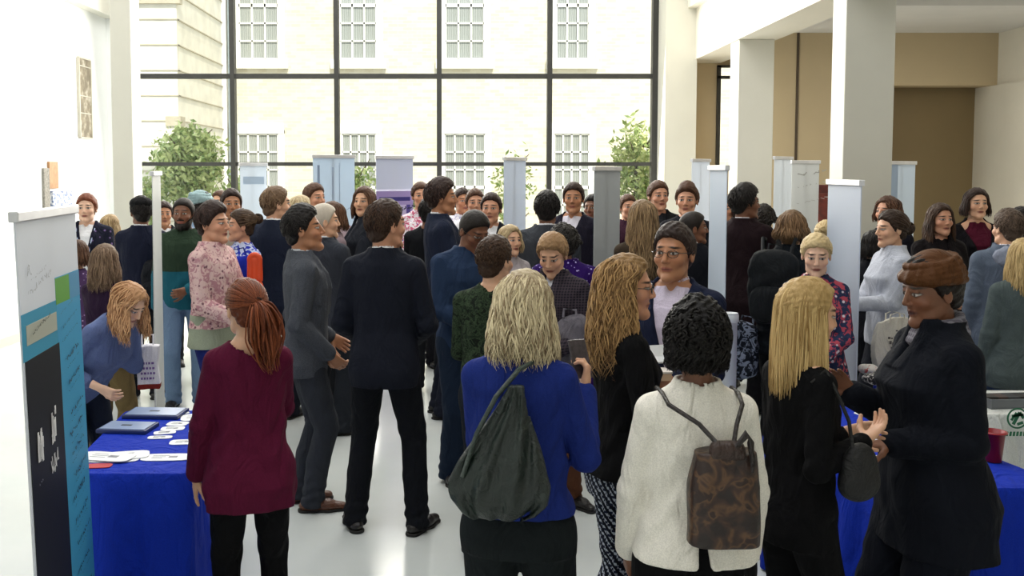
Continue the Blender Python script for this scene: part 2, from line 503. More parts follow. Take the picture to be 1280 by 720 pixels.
t.color(t.ramp(w.outputs['Fac'], [(0.2, lin('#7E827E')), (0.8, lin('#AEB2AE'))])); t.rough(.25); M_pane = t.m
def sash(px0, px1, py0, py1, cols, rows, head=False):
    a = at(px0, py1, GY); b = at(px1, py0, GY)
    x0, x1, z0, z1 = a.x, b.x, a.z, b.z
    f = MB()
    w_ = .07
    f.box(x0 - .16, x0, -.10, .02, z0 - .1, z1 + .1).box(x1, x1 + .16, -.10, .02, z0 - .1, z1 + .1)
    f.box(x0 - .24, x1 + .24, -.16, .02, z0 - .24, z0 - .02)
    f.box(x0 - .16, x1 + .16, -.12, .02, z1 + .02, z1 + .26)
    for i in range(cols + 1):
        x = x0 + (x1 - x0) * i / cols; f.box(x - .022, x + .022, -.07, .0, z0, z1)
    for j in range(rows + 1):
        z = z0 + (z1 - z0) * j / rows; k = .04 if j == rows // 2 else .02
        f.box(x0, x1, -.07, .0, z - k, z + k)
    wf = f.build('window_frame', M_trimw, bd)
    MB().box(x0, x1, -.02, -.012, z0, z1).build('pane', M_pane, wf)
for (a, b) in ((300, 347), (426, 470), (557, 605), (695, 736)):
    sash(a, b, -60, 74, 3, 6)
for (a, b) in ((300, 348), (429, 470), (556, 606), (692, 736)):
    sash(a, b, 168, 300, 4, 6)
# stone wing with pilasters on the left
wg = MB()
xa, xb, xc = at(172, 100, 20).x, at(222, 100, 20).x, at(262, 100, GY).x
wg.box(at(120, 0, 20).x - 3, xb, -4, 0, -.1, 12)
wg.build('stone_wing', M_stone, bd)
pl = MB()
for z in np.arange(.4, 9, .52): pl.box(xa - 3, xb + .03, -4.03, -3.9, z, z + .02); pl.box(xb + .0, xb + .03, -4, 0, z, z + .02)
pl.box(xb - .25, xb + .06, -4.06, -3.7, 2.9, 3.1).box(xa - 4, xb + .1, -4.1, -3.9, 5.4, 5.6)
pl.build('stone_band', plain('band_stone', '#B5AC96', .9), bd)
MB().tube([(at(289, 0, GY).x, -.15, 0), (at(289, 0, GY).x, -.15, 9)], .07).build('drainpipe', plain('blue_grey_pipe', '#9AA7B0', .5), bd)
MB().box(at(277, 0, GY).x, at(284, 0, GY).x, -.2, 0, 0, 9).build('corner_strip', M_trimw, bd)

def leaves(c, r, n, size, mat, name, parent, seed, fall=.55):
    rng = np.random.default_rng(seed)
    # clusters of leaves around random twigs inside an ellipsoid shell
    cl = rng.normal(size=(n // 12 + 1, 3)); cl /= np.linalg.norm(cl, axis=1)[:, None]
    cl *= (rng.uniform(.25, 1, len(cl)) ** fall)[:, None]
    idx = rng.integers(0, len(cl), n)
    P = cl[idx] * np.array(r) + rng.normal(size=(n, 3)) * size * 1.6 + np.array(c)
    d = rng.normal(size=(n, 3)); d /= np.linalg.norm(d, axis=1)[:, None]
    u = np.cross(d, rng.normal(size=(n, 3))); u /= np.linalg.norm(u, axis=1)[:, None]
    s = size * rng.uniform(.6, 1.3, n)[:, None]
    V = np.stack([P - d * s, P + u * s * .45, P + d * s, P - u * s * .45], 1).reshape(-1, 3)
    Fq = np.arange(4 * n).reshape(n, 4)
    return mesh_obj(name, V, Fq, mat, parent, smooth=False)
def leafm(a, b):
    t = NT('leaf'); 
    g = t.new('ShaderNodeNewGeometry')
    t.color(t.ramp(g.outputs['Random Per Island'], [(0, lin(a)), (1, lin(b))])); t.rough(.5)
    t.b.inputs['Subsurface Weight'].default_value = 0
    return t.m
LM = leafm('#7E9C50', '#D6DC98')
def tree(px, py0, py1, Y, wpx, label, seed, n, size=.06, name='courtyard_tree'):
    base = at(px, py1, Y); top = at(px, py0, Y)
    r = wpx / 2 / (F_PX / Y)
    h = top.z
    e = empty(name, (base.x, Y, 0), 0, label, 'tree', 'trees in the courtyard')
    zb = max(.3, at(px, py1, Y).z)
    cz = (h + zb) / 2
    tr = MB().tube([(0, 0, -.03), (.03, 0, zb * .6), (-.02, .02, cz), (.02, 0, h * .85)], [.07, .06, .045, .015], 7)
    for k in range(7):
        a = k * 2.1; z = zb + (h - zb) * (.1 + .1 * k)
        tr.tube([(0, 0, z), (math.cos(a) * r * .7, math.sin(a) * r * .7, z + .35)], [.025, .008], 5)
    tr.build('trunk', plain('bark', '#6B5B44', .9, 0, .2, 12), e)
    leaves((0, 0, cz), (r * .86, r * .8, (h - zb) / 2 * .9), n, size, LM, 'foliage', e, seed)
tree(236, 156, 262, 16.2, 88, 'round leafy tree outside the left end of the window wall', 3, 5200)
tree(184, 222, 300, 15.6, 44, 'low leafy bush outside behind the standing cap-wearing figure', 4, 1200, .05)
tree(796, 146, 290, 16.5, 84, 'loose leafy tree outside the right end of the window wall', 5, 2600)
tree(640, 178, 300, 19, 60, 'pale thin tree outside near the middle of the window wall', 6, 500)
tree(448, 190, 300, 17.0, 44, 'yellow-green shrub outside behind the pale blue banner', 7, 900)
tree(508, 235, 300, 16.9, 40, 'low shrub outside behind the purple banner', 8, 800)
tree(300, 212, 300, 17.6, 60, 'shrub outside behind the pale banner left of centre', 9, 800)
# ------------------------------------------------------------------ implicit-surface modelling
def rot_axis(ax, deg):
    return np.array(Matrix.Rotation(math.radians(deg), 3, ax), np.float64)
def nrm(v):
    v = np.asarray(v, float); return v / (np.linalg.norm(v) + 1e-9)

class Vol:
    def __init__(s, lo, hi, h):
        s.h = h; s.lo = np.array(lo, np.float32)
        s.ax = [np.arange(lo[i], hi[i] + h, h, dtype=np.float32) for i in range(3)]
        s.F = np.full([len(a) for a in s.ax], 0.3, np.float32)
    def block(s, lo, hi):
        out = []
        for i in range(3):
            a = int(max(0, math.floor((lo[i] - s.lo[i]) / s.h))); b = int(min(len(s.ax[i]), math.ceil((hi[i] - s.lo[i]) / s.h) + 1))
            if b <= a: return None
            out.append(slice(a, b))
        return tuple(out)
    def grid(s, b=None):
        b = b or (slice(None),) * 3
        return (s.ax[0][b[0]][:, None, None], s.ax[1][b[1]][None, :, None], s.ax[2][b[2]][None, None, :])
    def put(s, fn, lo, hi, k=0.01, op='u'):
        m = k + 2.5 * s.h
        b = s.block(np.array(lo) - m, np.array(hi) + m)
        if b is None: return
        d = fn(*s.grid(b)).astype(np.float32)
        f = s.F[b]
        if op == 'u':
            if k > 0:
                h = np.maximum(k - np.abs(f - d), 0) / k
                s.F[b] = np.minimum(f, d) - h * h * k * .25
            else: s.F[b] = np.minimum(f, d)
        else:                      # subtract
            d = -d
            if k > 0:
                h = np.maximum(k - np.abs(f - d), 0) / k
                s.F[b] = np.maximum(f, d) + h * h * k * .25
            else: s.F[b] = np.maximum(f, d)
    def cap(s, a, b, ra, rb, k=0.01, sq=None, fold=None, op='u'):
        a = np.asarray(a, np.float32); b = np.asarray(b, np.float32); r = max(ra, rb)
        ba = b - a; L2 = float(ba @ ba) + 1e-9
        def fn(X, Y, Z):
            px, py, pz = X - a[0], Y - a[1], Z - a[2]
            t0 = (px * ba[0] + py * ba[1] + pz * ba[2]) / L2
            t = np.clip(t0, 0, 1)
            ex, ey, ez = px - t * ba[0], py - t * ba[1], pz - t * ba[2]
            e2 = ex * ex + ey * ey + ez * ez
            if sq is not None:
                w, q = sq; ew = ex * w[0] + ey * w[1] + ez * w[2]
                e2 = e2 + ew * ew * (1 / q ** 2 - 1)
            rr = ra + (rb - ra) * t
            d = np.sqrt(e2) - rr
            if fold is not None:
                amp, fr, at_, wd = fold
                env = np.exp(-((t0 - at_) / wd) ** 2)
                ph = 2.2 * np.sin((ex * 17 + ey * 29)) + 1.3 * np.sin(ez * 31 + ex * 23)
                d = d - amp * env * np.sin(t0 * fr + ph)
            return d
        mx = max(1.0, sq[1] if sq is not None else 1.0)
        s.put(fn, np.minimum(a, b) - r * mx, np.maximum(a, b) + r * mx, k, op)
    def ell(s, c, r, k=0.01, R=None, op='u'):
        c = np.asarray(c, float); r = np.asarray(r, float)
        Rt = np.eye(3) if R is None else np.asarray(R).T
        def fn(X, Y, Z):
            x, y, z = X - c[0], Y - c[1], Z - c[2]
            q = [(Rt[i, 0] * x + Rt[i, 1] * y + Rt[i, 2] * z) for i in range(3)]
            k0 = np.sqrt((q[0] / r[0]) ** 2 + (q[1] / r[1]) ** 2 + (q[2] / r[2]) ** 2)
            k1 = np.sqrt((q[0] / r[0] ** 2) ** 2 + (q[1] / r[1] ** 2) ** 2 + (q[2] / r[2] ** 2) ** 2) + 1e-6
            return k0 * (k0 - 1) / k1
        m = r.max(); s.put(fn, c - m, c + m, k, op)
    def cut(s, fn):                # keep where fn <= 0
        s.F = np.maximum(s.F, fn(*s.grid()).astype(np.float32))
    def mesh(s):
        F = s.F; S = F < 0
        n = [k - 1 for k in F.shape]
        cnt = np.zeros(n, np.int8)
        for i in (0, 1):
            for j in (0, 1):
                for k in (0, 1):
                    cnt += S[i:n[0] + i, j:n[1] + j, k:n[2] + k]
        act = (cnt > 0) & (cnt < 8)
        I = np.argwhere(act)
        if len(I) == 0: return np.zeros((0, 3)), np.zeros((0, 4), int)
        i, j, k = I.T
        cv = {}
        for a in (0, 1):
            for b in (0, 1):
                for c in (0, 1): cv[(a, b, c)] = F[i + a, j + b, k + c]
        P = np.zeros((len(I), 3)); W = np.zeros(len(I))
        cs = list(cv)
        for p in cs:
            for q in cs:
                if p < q and sum(abs(x - y) for x, y in zip(p, q)) == 1:
                    f0, f1 = cv[p], cv[q]
                    m = (f0 < 0) != (f1 < 0)
                    t = np.where(m, f0 / np.where(m, f0 - f1, 1), 0)
                    for a in range(3):
                        P[:, a] += np.where(m, p[a] + (q[a] - p[a]) * t, 0)
                    W += m
        P /= W[:, None]
        V = (I + P) * s.h + s.lo
        vid = np.full(n, -1, np.int32); vid[i, j, k] = np.arange(len(I))
        Q = []
        for ax in range(3):
            o = [x for x in range(3) if x != ax]
            sl0 = [slice(None)] * 3; sl1 = [slice(None)] * 3
            sl0[ax] = slice(0, -1); sl1[ax] = slice(1, None)
            A, B = S[tuple(sl0)], S[tuple(sl1)]
            E = np.argwhere(A != B)
            ok = (E[:, o[0]] > 0) & (E[:, o[1]] > 0) & (E[:, o[0]] < n[o[0]]) & (E[:, o[1]] < n[o[1]])
            E = E[ok]
            flip = S[tuple(E.T)]
            def g(d0, d1):
                T = E.copy(); T[:, o[0]] -= d0; T[:, o[1]] -= d1
                return vid[T[:, 0], T[:, 1], T[:, 2]]
            q = np.stack([g(1, 1), g(0, 1), g(0, 0), g(1, 0)], 1)
            if ax == 1: flip = ~flip
            q[~flip] = q[~flip][:, ::-1]
            Q.append(q)
        Q = np.concatenate(Q); Q = Q[(Q >= 0).all(1)]
        return V, Q

def join(parts):
    V, Q, n = [], [], 0
    for v, q in parts:
        V.append(v); Q.append(q + n); n += len(v)
    return np.concatenate(V), np.concatenate(Q)

def tubes(P, R, sides=5, flat=1.0):
    """P (n,m,3) centre lines, R (n,m) radii -> verts, quads, lock index per vertex"""
    P = np.asarray(P, float); n, m, _ = P.shape
    T = np.gradient(P, axis=1); T /= np.linalg.norm(T, axis=2, keepdims=True) + 1e-9
    ref = np.array([.31, .87, .38]); U = np.cross(T, ref); U /= np.linalg.norm(U, axis=2, keepdims=True) + 1e-9
    W = np.cross(T, U)
    a = np.arange(sides) * 2 * np.pi / sides
    V = P[:, :, None, :] + R[:, :, None, None] * (U[:, :, None, :] * np.cos(a)[None, None, :, None] + flat * W[:, :, None, :] * np.sin(a)[None, None, :, None])
    idx = np.arange(n * m * sides).reshape(n, m, sides)
    nx = np.roll(idx, -1, 2)
    Q = np.stack([idx[:, :-1], nx[:, :-1], nx[:, 1:], idx[:, 1:]], -1).reshape(-1, 4)
    lk = np.repeat(np.arange(n), m * sides)
    return V.reshape(-1, 3), Q, lk

# ------------------------------------------------------------------ people
# torso sections: height, half width, half depth, forward offset (for a 1.75 m figure)
PROF_M = np.array([[.78, .155, .100, -.012], [.88, .172, .118, -.014], [.96, .168, .112, -.006], [1.08, .150, .100, .004], [1.20, .162, .108, .006],
                   [1.31, .170, .116, .006], [1.39, .160, .106, -.004], [1.445, .112, .082, -.014], [1.50, .060, .058, -.014]])
PROF_F = np.array([[.78, .165, .108, -.016], [.88, .180, .124, -.022], [.96, .170, .112, -.010], [1.09, .128, .088, .004], [1.20, .143, .100, .012],
                   [1.30, .148, .124, .020], [1.385, .136, .094, -.002], [1.44, .092, .070, -.014], [1.50, .050, .052, -.014]])
PELV = .95
SKULL_C = np.array([0, -.012, .032]); SKULL_R = np.array([.076, .096, .090])

def ik(S, T, L1, L2, hint):
    S = np.asarray(S, float); T = np.asarray(T, float)
    v = T - S; D = np.linalg.norm(v); D2 = min(max(D, abs(L1 - L2) + .03), L1 + L2 - .004)
    u = v / D; T = S + u * D2
    a = (L1 * L1 - L2 * L2 + D2 * D2) / (2 * D2); h = math.sqrt(max(L1 * L1 - a * a, 0))
    hv = np.asarray(hint, float); hv = hv - (hv @ u) * u; hv = nrm(hv)
    return S + u * a + hv * h, T

class Pose: pass
def make_pose(o):
    p = Pose(); fem = o.get('fem', 0); w = o.get('w', 1.0)
    p.fem = fem; p.w = w
    p.prof = (PROF_F if fem else PROF_M).copy(); p.prof[:, 1] *= w; p.prof[:, 2] *= w * o.get('dp', 1.0)
    lean, side, tw = o.get('lean', 0), o.get('side', 0), o.get('twist', 0)
    p.T = rot_axis('Z', tw) @ rot_axis('Y', side) @ rot_axis('X', -lean)
    p.po = np.array([0, 0, PELV])
    tp = lambda q: p.po + p.T @ (np.asarray(q, float) - p.po)
    p.tp = tp
    sx = (.140 if fem else .168) * w
    p.sh = [tp((sx, -.008, 1.408)), tp((-sx, -.008, 1.408))]       # right, left
    p.shi = [tp((sx * .30, -.014, 1.462)), tp((-sx * .30, -.014, 1.462))]
    L1, L2 = (.285, .245) if fem else (.30, .262)
    p.L2 = L2
    p.el, p.wr, p.hand = [], [], []
    dflt = dict(t=(.25, .06, .82))
    for i, sg in enumerate((1, -1)):
        a = dict(o.get('arms', (dflt, dflt))[i] or dflt)
        t = np.array(a['t'], float); 
        if not a.get('abs'): t[0] *= sg
        e = np.array(a.get('e', (.35, -.7, -.5)), float); e[0] *= sg
        el, wr = ik(p.sh[i], t, L1, L2, e)
        p.el.append(el); p.wr.append(wr)
        d = nrm(wr - el)
        if 'd' in a: 
            dd = np.array(a['d'], float)
            if not a.get('abs'): dd[0] *= sg
            d = nrm(dd)
        n = np.array(a.get('n', (-1, .1, 0)), float)
        if not a.get('abs'): n[0] *= sg
        n = nrm(n - (n @ d) * d)
        p.hand.append((d, n, a.get('curl', .35), sg))
    # head
    p.nb = tp((0, -.016, 1.475))
    yaw, nod, tilt = o.get('yaw', 0), o.get('nod', 0), o.get('tilt', 0)
    p.HR = rot_axis('Z', yaw) @ rot_axis('Y', tilt) @ rot_axis('X', -(nod + lean * o.get('hl', .35)))
    p.hc = p.nb + p.T @ np.array([0, .006, .055]) + p.HR @ np.array([0, .012, .100])
    p.hs = o.get('hs', 1.0) * (1.0 if fem else 1.06)
    p.jaw = p.nb + p.T @ np.array([0, .0, .05])
    # legs
    st = o.get('feet', ((.11, .0, 12), (.11, .0, 12)))   # (out, forward, toe-out) right, left
    p.hip, p.kn, p.an, p.toe = [], [], [], []
    for i, sg in enumerate((1, -1)):
        ox, fy, to = st[i]
        hp = np.array([sg * .092 * w, -.008, .90]); an = np.array([sg * ox, fy - .01, .085])
        D = np.linalg.norm(an - hp)
        k = ik(hp, an, .425, .415, (sg * .1, 1, 0))[0] if D < .838 else (hp + an) / 2 + np.array([0, .012, 0])
        p.hip.append(hp); p.kn.append(k); p.an.append(an)
        p.toe.append(np.array([sg * math.sin(math.radians(to)), math.cos(math.radians(to)), 0]))
    return p

def torso_fn(p, o, ztop=1.50, zlo=.78, flare=0.0, dpx=0.0, belly=0.0, wrk=0.0):
    Ti = p.T.T; pr = p.prof
    def fn(X, Y, Z):
        x, y, z = X - p.po[0], Y - p.po[1], Z - p.po[2]
        lx = Ti[0, 0] * x + Ti[0, 1] * y + Ti[0, 2] * z
        ly = Ti[1, 0] * x + Ti[1, 1] * y + Ti[1, 2] * z
        lz = Ti[2, 0] * x + Ti[2, 1] * y + Ti[2, 2] * z + PELV
        fl = flare * np.clip((1.08 - lz) / .3, 0, 1.6)
        wst = 0
        if belly: wst = belly * np.exp(-((lz - 1.08) / .10) ** 2)
        a = np.interp(lz, pr[:, 0], pr[:, 1]) + o + fl + wst; b = np.interp(lz, pr[:, 0], pr[:, 2]) + o + fl * .8 + wst * .8 + dpx
        yo = np.interp(lz, pr[:, 0], pr[:, 3])
        ax = np.abs(lx / a); ay = np.abs((ly - yo) / b)
        q = np.sqrt(ax * ax + ay * ay + .18 * ax * ay * np.minimum(ax, ay) * 0 - .0 * ax)
        q = (np.power(ax, 2.35) + np.power(ay, 2.35)) ** (1 / 2.35)
        d = (q - 1) * np.minimum(a, b)
        if wrk:
            th = np.arctan2(lx, ly)
            d = d - wrk * np.sin(lz * 42 + 2.1 * np.sin(th * 3) + np.sin(th * 7 + lz * 9)) * (.35 + .65 * np.exp(-((lz - 1.1) / .16) ** 2))
            d = d - wrk * 1.1 * np.sin(th * 9 + 2 * np.sin(lz * 11)) * np.clip((1.02 - lz) / .3, 0, 1)
        d = np.maximum(d, lz - ztop - o); d = np.maximum(d, zlo - lz)
        return d
    return fn

def bounds(pts, m):
    P = np.array(pts); return P.min(0) - m, P.max(0) + m

def put_torso(v, p, o, k=.02, **kw):
    lo, hi = bounds([p.tp((x, y, z)) for x in (-.2, .2) for y in (-.14, .16) for z in (kw.get('zlo', .78), 1.5)], o + kw.get('flare', 0) * 1.6 + .02)
    v.put(torso_fn(p, o, **kw), lo, hi, k)

def put_arms(v, p, o, k=.012, frac=.93, cuff=0.0, fold=True, up=1.0):
    f = .88 if p.fem else 1.0; f *= (.5 + .5 * p.w)
    for i in range(2):
        v.cap(p.shi[i], p.sh[i], .044 * f + o * .6, .050 * f + o * .9, k=.04)
        v.cap(p.sh[i], p.el[i], .050 * f + o * up, .041 * f + o * up, k, fold=(.0032, 22, .95, .25) if fold else None)
        w_ = p.el[i] + (p.wr[i] - p.el[i]) * frac
        v.cap(p.el[i], w_, .042 * f + o * up, .029 * f + o * up + cuff, .012, fold=(.0032, 20, .05, .35) if fold else None)

def put_legs(v, p, o, k=.02, taper=0.0, zlo=.03, fold=True, calf=0.0):
    f = (1.02 if p.fem else 1.0) * (.5 + .5 * p.w)
    for i in range(2):
        v.cap(p.hip[i], p.kn[i], .088 * f + o, .060 * f + o, k, fold=(.004, 20, .9, .3) if fold else None)
        an = p.an[i].copy(); an[2] = zlo
        v.cap(p.kn[i], p.kn[i] * .55 + an * .45 + np.array([0, -.012, 0]), .058 * f + o, .055 * f + o + calf, .012)
        v.cap(p.kn[i] * .55 + an * .45 + np.array([0, -.012, 0]), an, .055 * f + o + calf, .038 * f + o + taper, .015,
              fold=(.006, 22, .85, .35) if fold else None)

def to_head(p, V):
    return ((V - p.hc) @ p.HR) / p.hs
def from_head(p, V):
    return p.hc + (np.asarray(V) * p.hs) @ p.HR.T

def head_vol(p, h):
    s = p.hs; H = lambda q: from_head(p, np.array(q, float))
    lo, hi = bounds([p.hc - .15, p.hc + .15, p.nb - p.T @ np.array([0, 0, .13])], .02)
    v = Vol(lo, hi, h); R = p.HR
    E = lambda c, r, k=.012, op='u': v.ell(H(c), np.array(r) * s, k, R, op)
    C = lambda a, b, ra, rb, k=.008, op='u', sq=None: v.cap(H(a), H(b), ra * s, rb * s, k, op=op, sq=sq)
    E(SKULL_C, SKULL_R)
    E((0, .030, -.030), (.056, .064, .075), .03)
    C((-.038, .035, -.075), (0, .072, -.094), .020, .021, .02); C((.038, .035, -.075), (0, .072, -.094), .020, .021, .02)
    E((0, .084, -.097), (.019, .016, .015), .012)
    C((-.045, .0, -.055), (-.034, .045, -.082), .015, .014, .02); C((.045, .0, -.055), (.034, .045, -.082), .015, .014, .02)
    for sg in (1, -1):
        E((sg * .040, .058, -.020), (.024, .024, .020), .02)
    C((-.030, .078, .036), (.030, .078, .036), .0105, .0105, .014)
    for sg in (1, -1):
        E((sg * .031, .101, .011), (.0155, .014, .0105), .012, 'sub')
        E((sg * .031, .0775, .011), (.0125, .0125, .0115), .003)
        C((sg * .017, .088, .0235), (sg * .044, .080, .0215), .0040, .0035, .006)
    C((0, .090, .022), (0, .108, -.018), .0075, .0105, .010)
    for sg in (1, -1): E((sg * .0105, .0985, -.024), (.0075, .009, .0065), .006)
    C((-.017, .0865, -.052), (.017, .0865, -.052), .0055, .0055, .006); C((0, .0925, -.0515), (0, .093, -.052), .0055, .0055, .006)
    C((-.014, .0855, -.062), (.014, .0855, -.062), .0065, .0065, .006)
    C((-.02, .0985, -.0565), (.02, .0985, -.0565), .0022, .0022, .003, 'sub')
    for sg in (1, -1):
        E((sg * .079, -.008, -.002), (.009, .018, .031), .006)
        E((sg * .088, -.004, .002), (.006, .010, .018), .004, 'sub')
    # neck and upper chest
    nr = (.046 if p.fem else .054) * (.6 + .4 * p.w)
    v.cap(p.nb + p.T @ np.array([0, -.004, -.02]), H((0, -.020, -.045)), nr * 1.06, nr * .98, .025)
    put_torso(v, p, -.004, k=.03, zlo=1.37)
    for i in range(2): v.cap(p.shi[i], p.shi[i] * .5 + p.sh[i] * .5, .042, .046, .04)
    return v

def hand_mesh(p, i, h):
    d, n, curl, sg = p.hand[i]
    wr, el = p.wr[i], p.el[i]
    f = .90 if p.fem else 1.0
    sd = nrm(np.cross(d, n)) * (-1 if sg > 0 else 1)        # towards the thumb
    # right hand: palm normal n, thumb side
    L = .2 * f
    lo, hi = bounds([wr - nrm(wr - el) * .07, wr, wr + d * L, wr + sd * .08, wr - sd * .06, wr + n * .1], .035)
    v = Vol(lo, hi, h)
    v.cap(wr - nrm(wr - el) * .075, wr, .030 * f, .0255 * f, .01, sq=(n, .9))
    v.cap(wr, wr + d * .035 * f, .026 * f, .030 * f, .012, sq=(n, .62))
    for k in range(4):
        o = (.027 - .018 * k) * f
        v.cap(wr + d * .02 * f + sd * o * .6, wr + d * .088 * f + sd * o, .016 * f, .0125 * f, .010, sq=(n, .85))
    lens = (.072, .080, .074, .058)
    for k in range(4):
        o = (.0285 - .019 * k) * f
        b = wr + d * (.088 - .004 * abs(k - 1)) * f + sd * o
        dirv = nrm(d + sd * (.07 - .05 * k)); ang = 0
        for seg, (fr, r0, r1) in enumerate(((.45, .0092, .0084), (.30, .0084, .0078), (.25, .0078, .0066))):
            ang += curl * (.9, 1.15, .8)[seg]
            dv = nrm(dirv * math.cos(ang) + n * math.sin(ang))
            e = b + dv * lens[k] * fr * f
            v.cap(b, e, r0 * f, r1 * f, .0035); b = e
    b = wr + d * .028 * f + sd * .022 * f + n * .006
    for fr, r0, r1, m in ((.045, .0155, .0115, (.62, .72, .28)), (.034, .0108, .0095, (.85, .38, .38)), (.027, .0095, .0078, (.92, .1, .45))):
        dv = nrm(d * m[0] + sd * m[1] + n * (m[2] + curl * .25)); e = b + dv * fr * f
        v.cap(b, e, r0 * f, r1 * f, .008); b = e
    return v.mesh()

ZL_Y = np.array([-.13, -.07, -.035, -.012, .012, .030, .052, .078, .13])
ZL_Z = np.array([-.082, -.080, -.062, -.012, -.012, .020, .060, .084, .092])
def hair_cap(p, h, thick=.012, top=.006, kind='short', seed=0, front=0.0, rough=.0028):
    v = Vol(*bounds([p.hc - .16, p.hc + .16], .02), h)
    s = p.hs
    v.ell(from_head(p, SKULL_C), (SKULL_R + thick) * s, .01, p.HR)
    v.ell(from_head(p, SKULL_C + np.array([0, .012, top + .006])), (SKULL_R + np.array([thick * .7, thick * .7, thick * .9 + top])) * s, .02, p.HR)
    v.ell(from_head(p, (0, -.045, -.035)), (np.array([.058, .05, .055]) + thick * .5) * s, .02, p.HR)
    zz = ZL_Z.copy()
    if kind == 'long': zz[:3] = -.10; zz[3:5] = -.06; zz[5] = .0; zz[6] = .070; zz[7:] = .092
    if kind == 'bald': zz = np.array([-.07, -.065, -.05, -.0, .02, .06, .2, .3, .3])
    if kind == 'receding': zz = zz + np.array([0, 0, 0, 0, 0, .01, .02, .024, .026])
    Ri = p.HR.T; c = p.hc
    def fn(X, Y, Z):
        x, y, z = X - c[0], Y - c[1], Z - c[2]
        hx = (Ri[0, 0] * x + Ri[0, 1] * y + Ri[0, 2] * z) / s
        hy = (Ri[1, 0] * x + Ri[1, 1] * y + Ri[1, 2] * z) / s
        hz = (Ri[2, 0] * x + Ri[2, 1] * y + Ri[2, 2] * z) / s
        zl = np.interp(hy, ZL_Y, zz) + front * np.clip(1 - np.abs(hx) / .05, -1, 1) * (hy > .02)
        if kind == 'bald': return np.maximum((zl - hz) * s * .8, (hz - .055) * s * .8)
        return (zl - hz) * s * .8
    X, Y, Z = v.grid(); d_ = fn(X, Y, Z)
    if kind != 'bald': v.F += ((thick + top * .6) * .85 * s * np.clip(1 + d_ / (.022 * s), 0, 1) ** 1.5).astype(np.float32)
    v.cut(fn)
    X, Y, Z = v.grid()
    q = rough
    v.F += q * (np.sin(X * 160 + 3 * np.sin(Z * 70 + seed)) * np.sin(Z * 120 + Y * 60) + .7 * np.sin(Y * 190 + seed + 2 * np.sin(X * 90)) * np.sin(Z * 160))
    return v.mesh()

def skull_pt(az, al, off):
    """az: angle from the face round the head, al: angle down from the crown"""
    r = SKULL_R[None] + np.stack([off, off, off], -1)
    return SKULL_C + r * np.stack([np.sin(al) * np.sin(az), np.sin(al) * np.cos(az), np.cos(al)], -1)

def long_hair(p, n, length, wave=.006, seed=0, r=.0042, spread=0.02, vol=.012, m=22, freq=26, part=0.0, tuck=.0, curl=0.0, azmin=48, rise=0):
    rng = np.random.default_rng(seed)
    az0 = np.sort(rng.uniform(8, 180, n)) * np.sign(rng.uniform(-1, 1, n) + part)
    azd = np.clip(np.abs(az0), 0, 180)
    al0 = np.where(rng.uniform(size=n) < .55, rng.uniform(0, 40, n), rng.uniform(30, 85, n))
    al0 = np.where(azd < 60, np.minimum(al0, 38), al0)
    sgn = np.sign(az0)
    Ls = length * rng.uniform(.82, 1.04, n) * (1 + rise * (azd < 90))
    lay = rng.uniform(0, 1, n) ** .7
    P = np.zeros((n, m, 3))
    ang_end = rng.uniform(88, 100, n)
    arc = (ang_end - al0) / 57.3 * .1
    az_end = np.maximum(azd, azmin + (azd - azmin).clip(0) * .0)
    az_end = np.where(azd < azmin + 25, azmin + rng.uniform(0, 28, n), azd)
    ph = rng.uniform(0, 6.28, n); ph2 = rng.uniform(0, 6.28, n)
    down = p.HR.T @ np.array([0, 0, -1.0])
    tot = Ls + arc
    for j in range(m):
        s = tot * j / (m - 1)
        t = np.clip(s / np.maximum(arc, 1e-3), 0, 1)
        al = al0 + (ang_end - al0) * t
        az = (azd + (az_end - azd) * np.clip(t * 1.1, 0, 1)) * sgn
        q = skull_pt(np.radians(az), np.radians(al), vol * (.35 + .65 * lay) * (.6 + .4 * t))
        over = np.maximum(s - arc, 0)
        fr = over / length
        out = np.stack([np.sin(np.radians(az)), np.cos(np.radians(az)), np.zeros(n)], -1)
        sp = spread * np.sin(np.clip(fr, 0, 1) * 2.2) * (.5 + .5 * lay) - tuck * np.clip(fr * 1.6, 0, 1) ** 2
        q = q + down[None] * over[:, None] + out * sp[:, None]
        wv = wave * np.clip(s / .08, 0, 1) * (1 + .6 * fr)
        tang = np.stack([np.cos(np.radians(az)), -np.sin(np.radians(az)), np.zeros(n)], -1)
        q = q + tang * (wv * np.sin(s * freq + ph))[:, None] + out * (wv * .8 * np.sin(s * freq * 1.13 + ph2 + 1.5))[:, None]
        if curl: q = q + tang * (curl * np.sin(s * freq * 3 + ph))[:, None] + out * (curl * np.cos(s * freq * 3 + ph))[:, None]
        P[:, j] = q
    tt = np.linspace(0, 1, m)
    R = r * rng.uniform(.6, 1.25, n)[:, None] * (np.minimum(1, .45 + tt * 4) * np.clip((1.04 - tt) * 3.2, .12, 1))[None]
    V, Q, lk = tubes(P, R, 5)
    return V, Q, rng.uniform(0, 1, n)[lk]

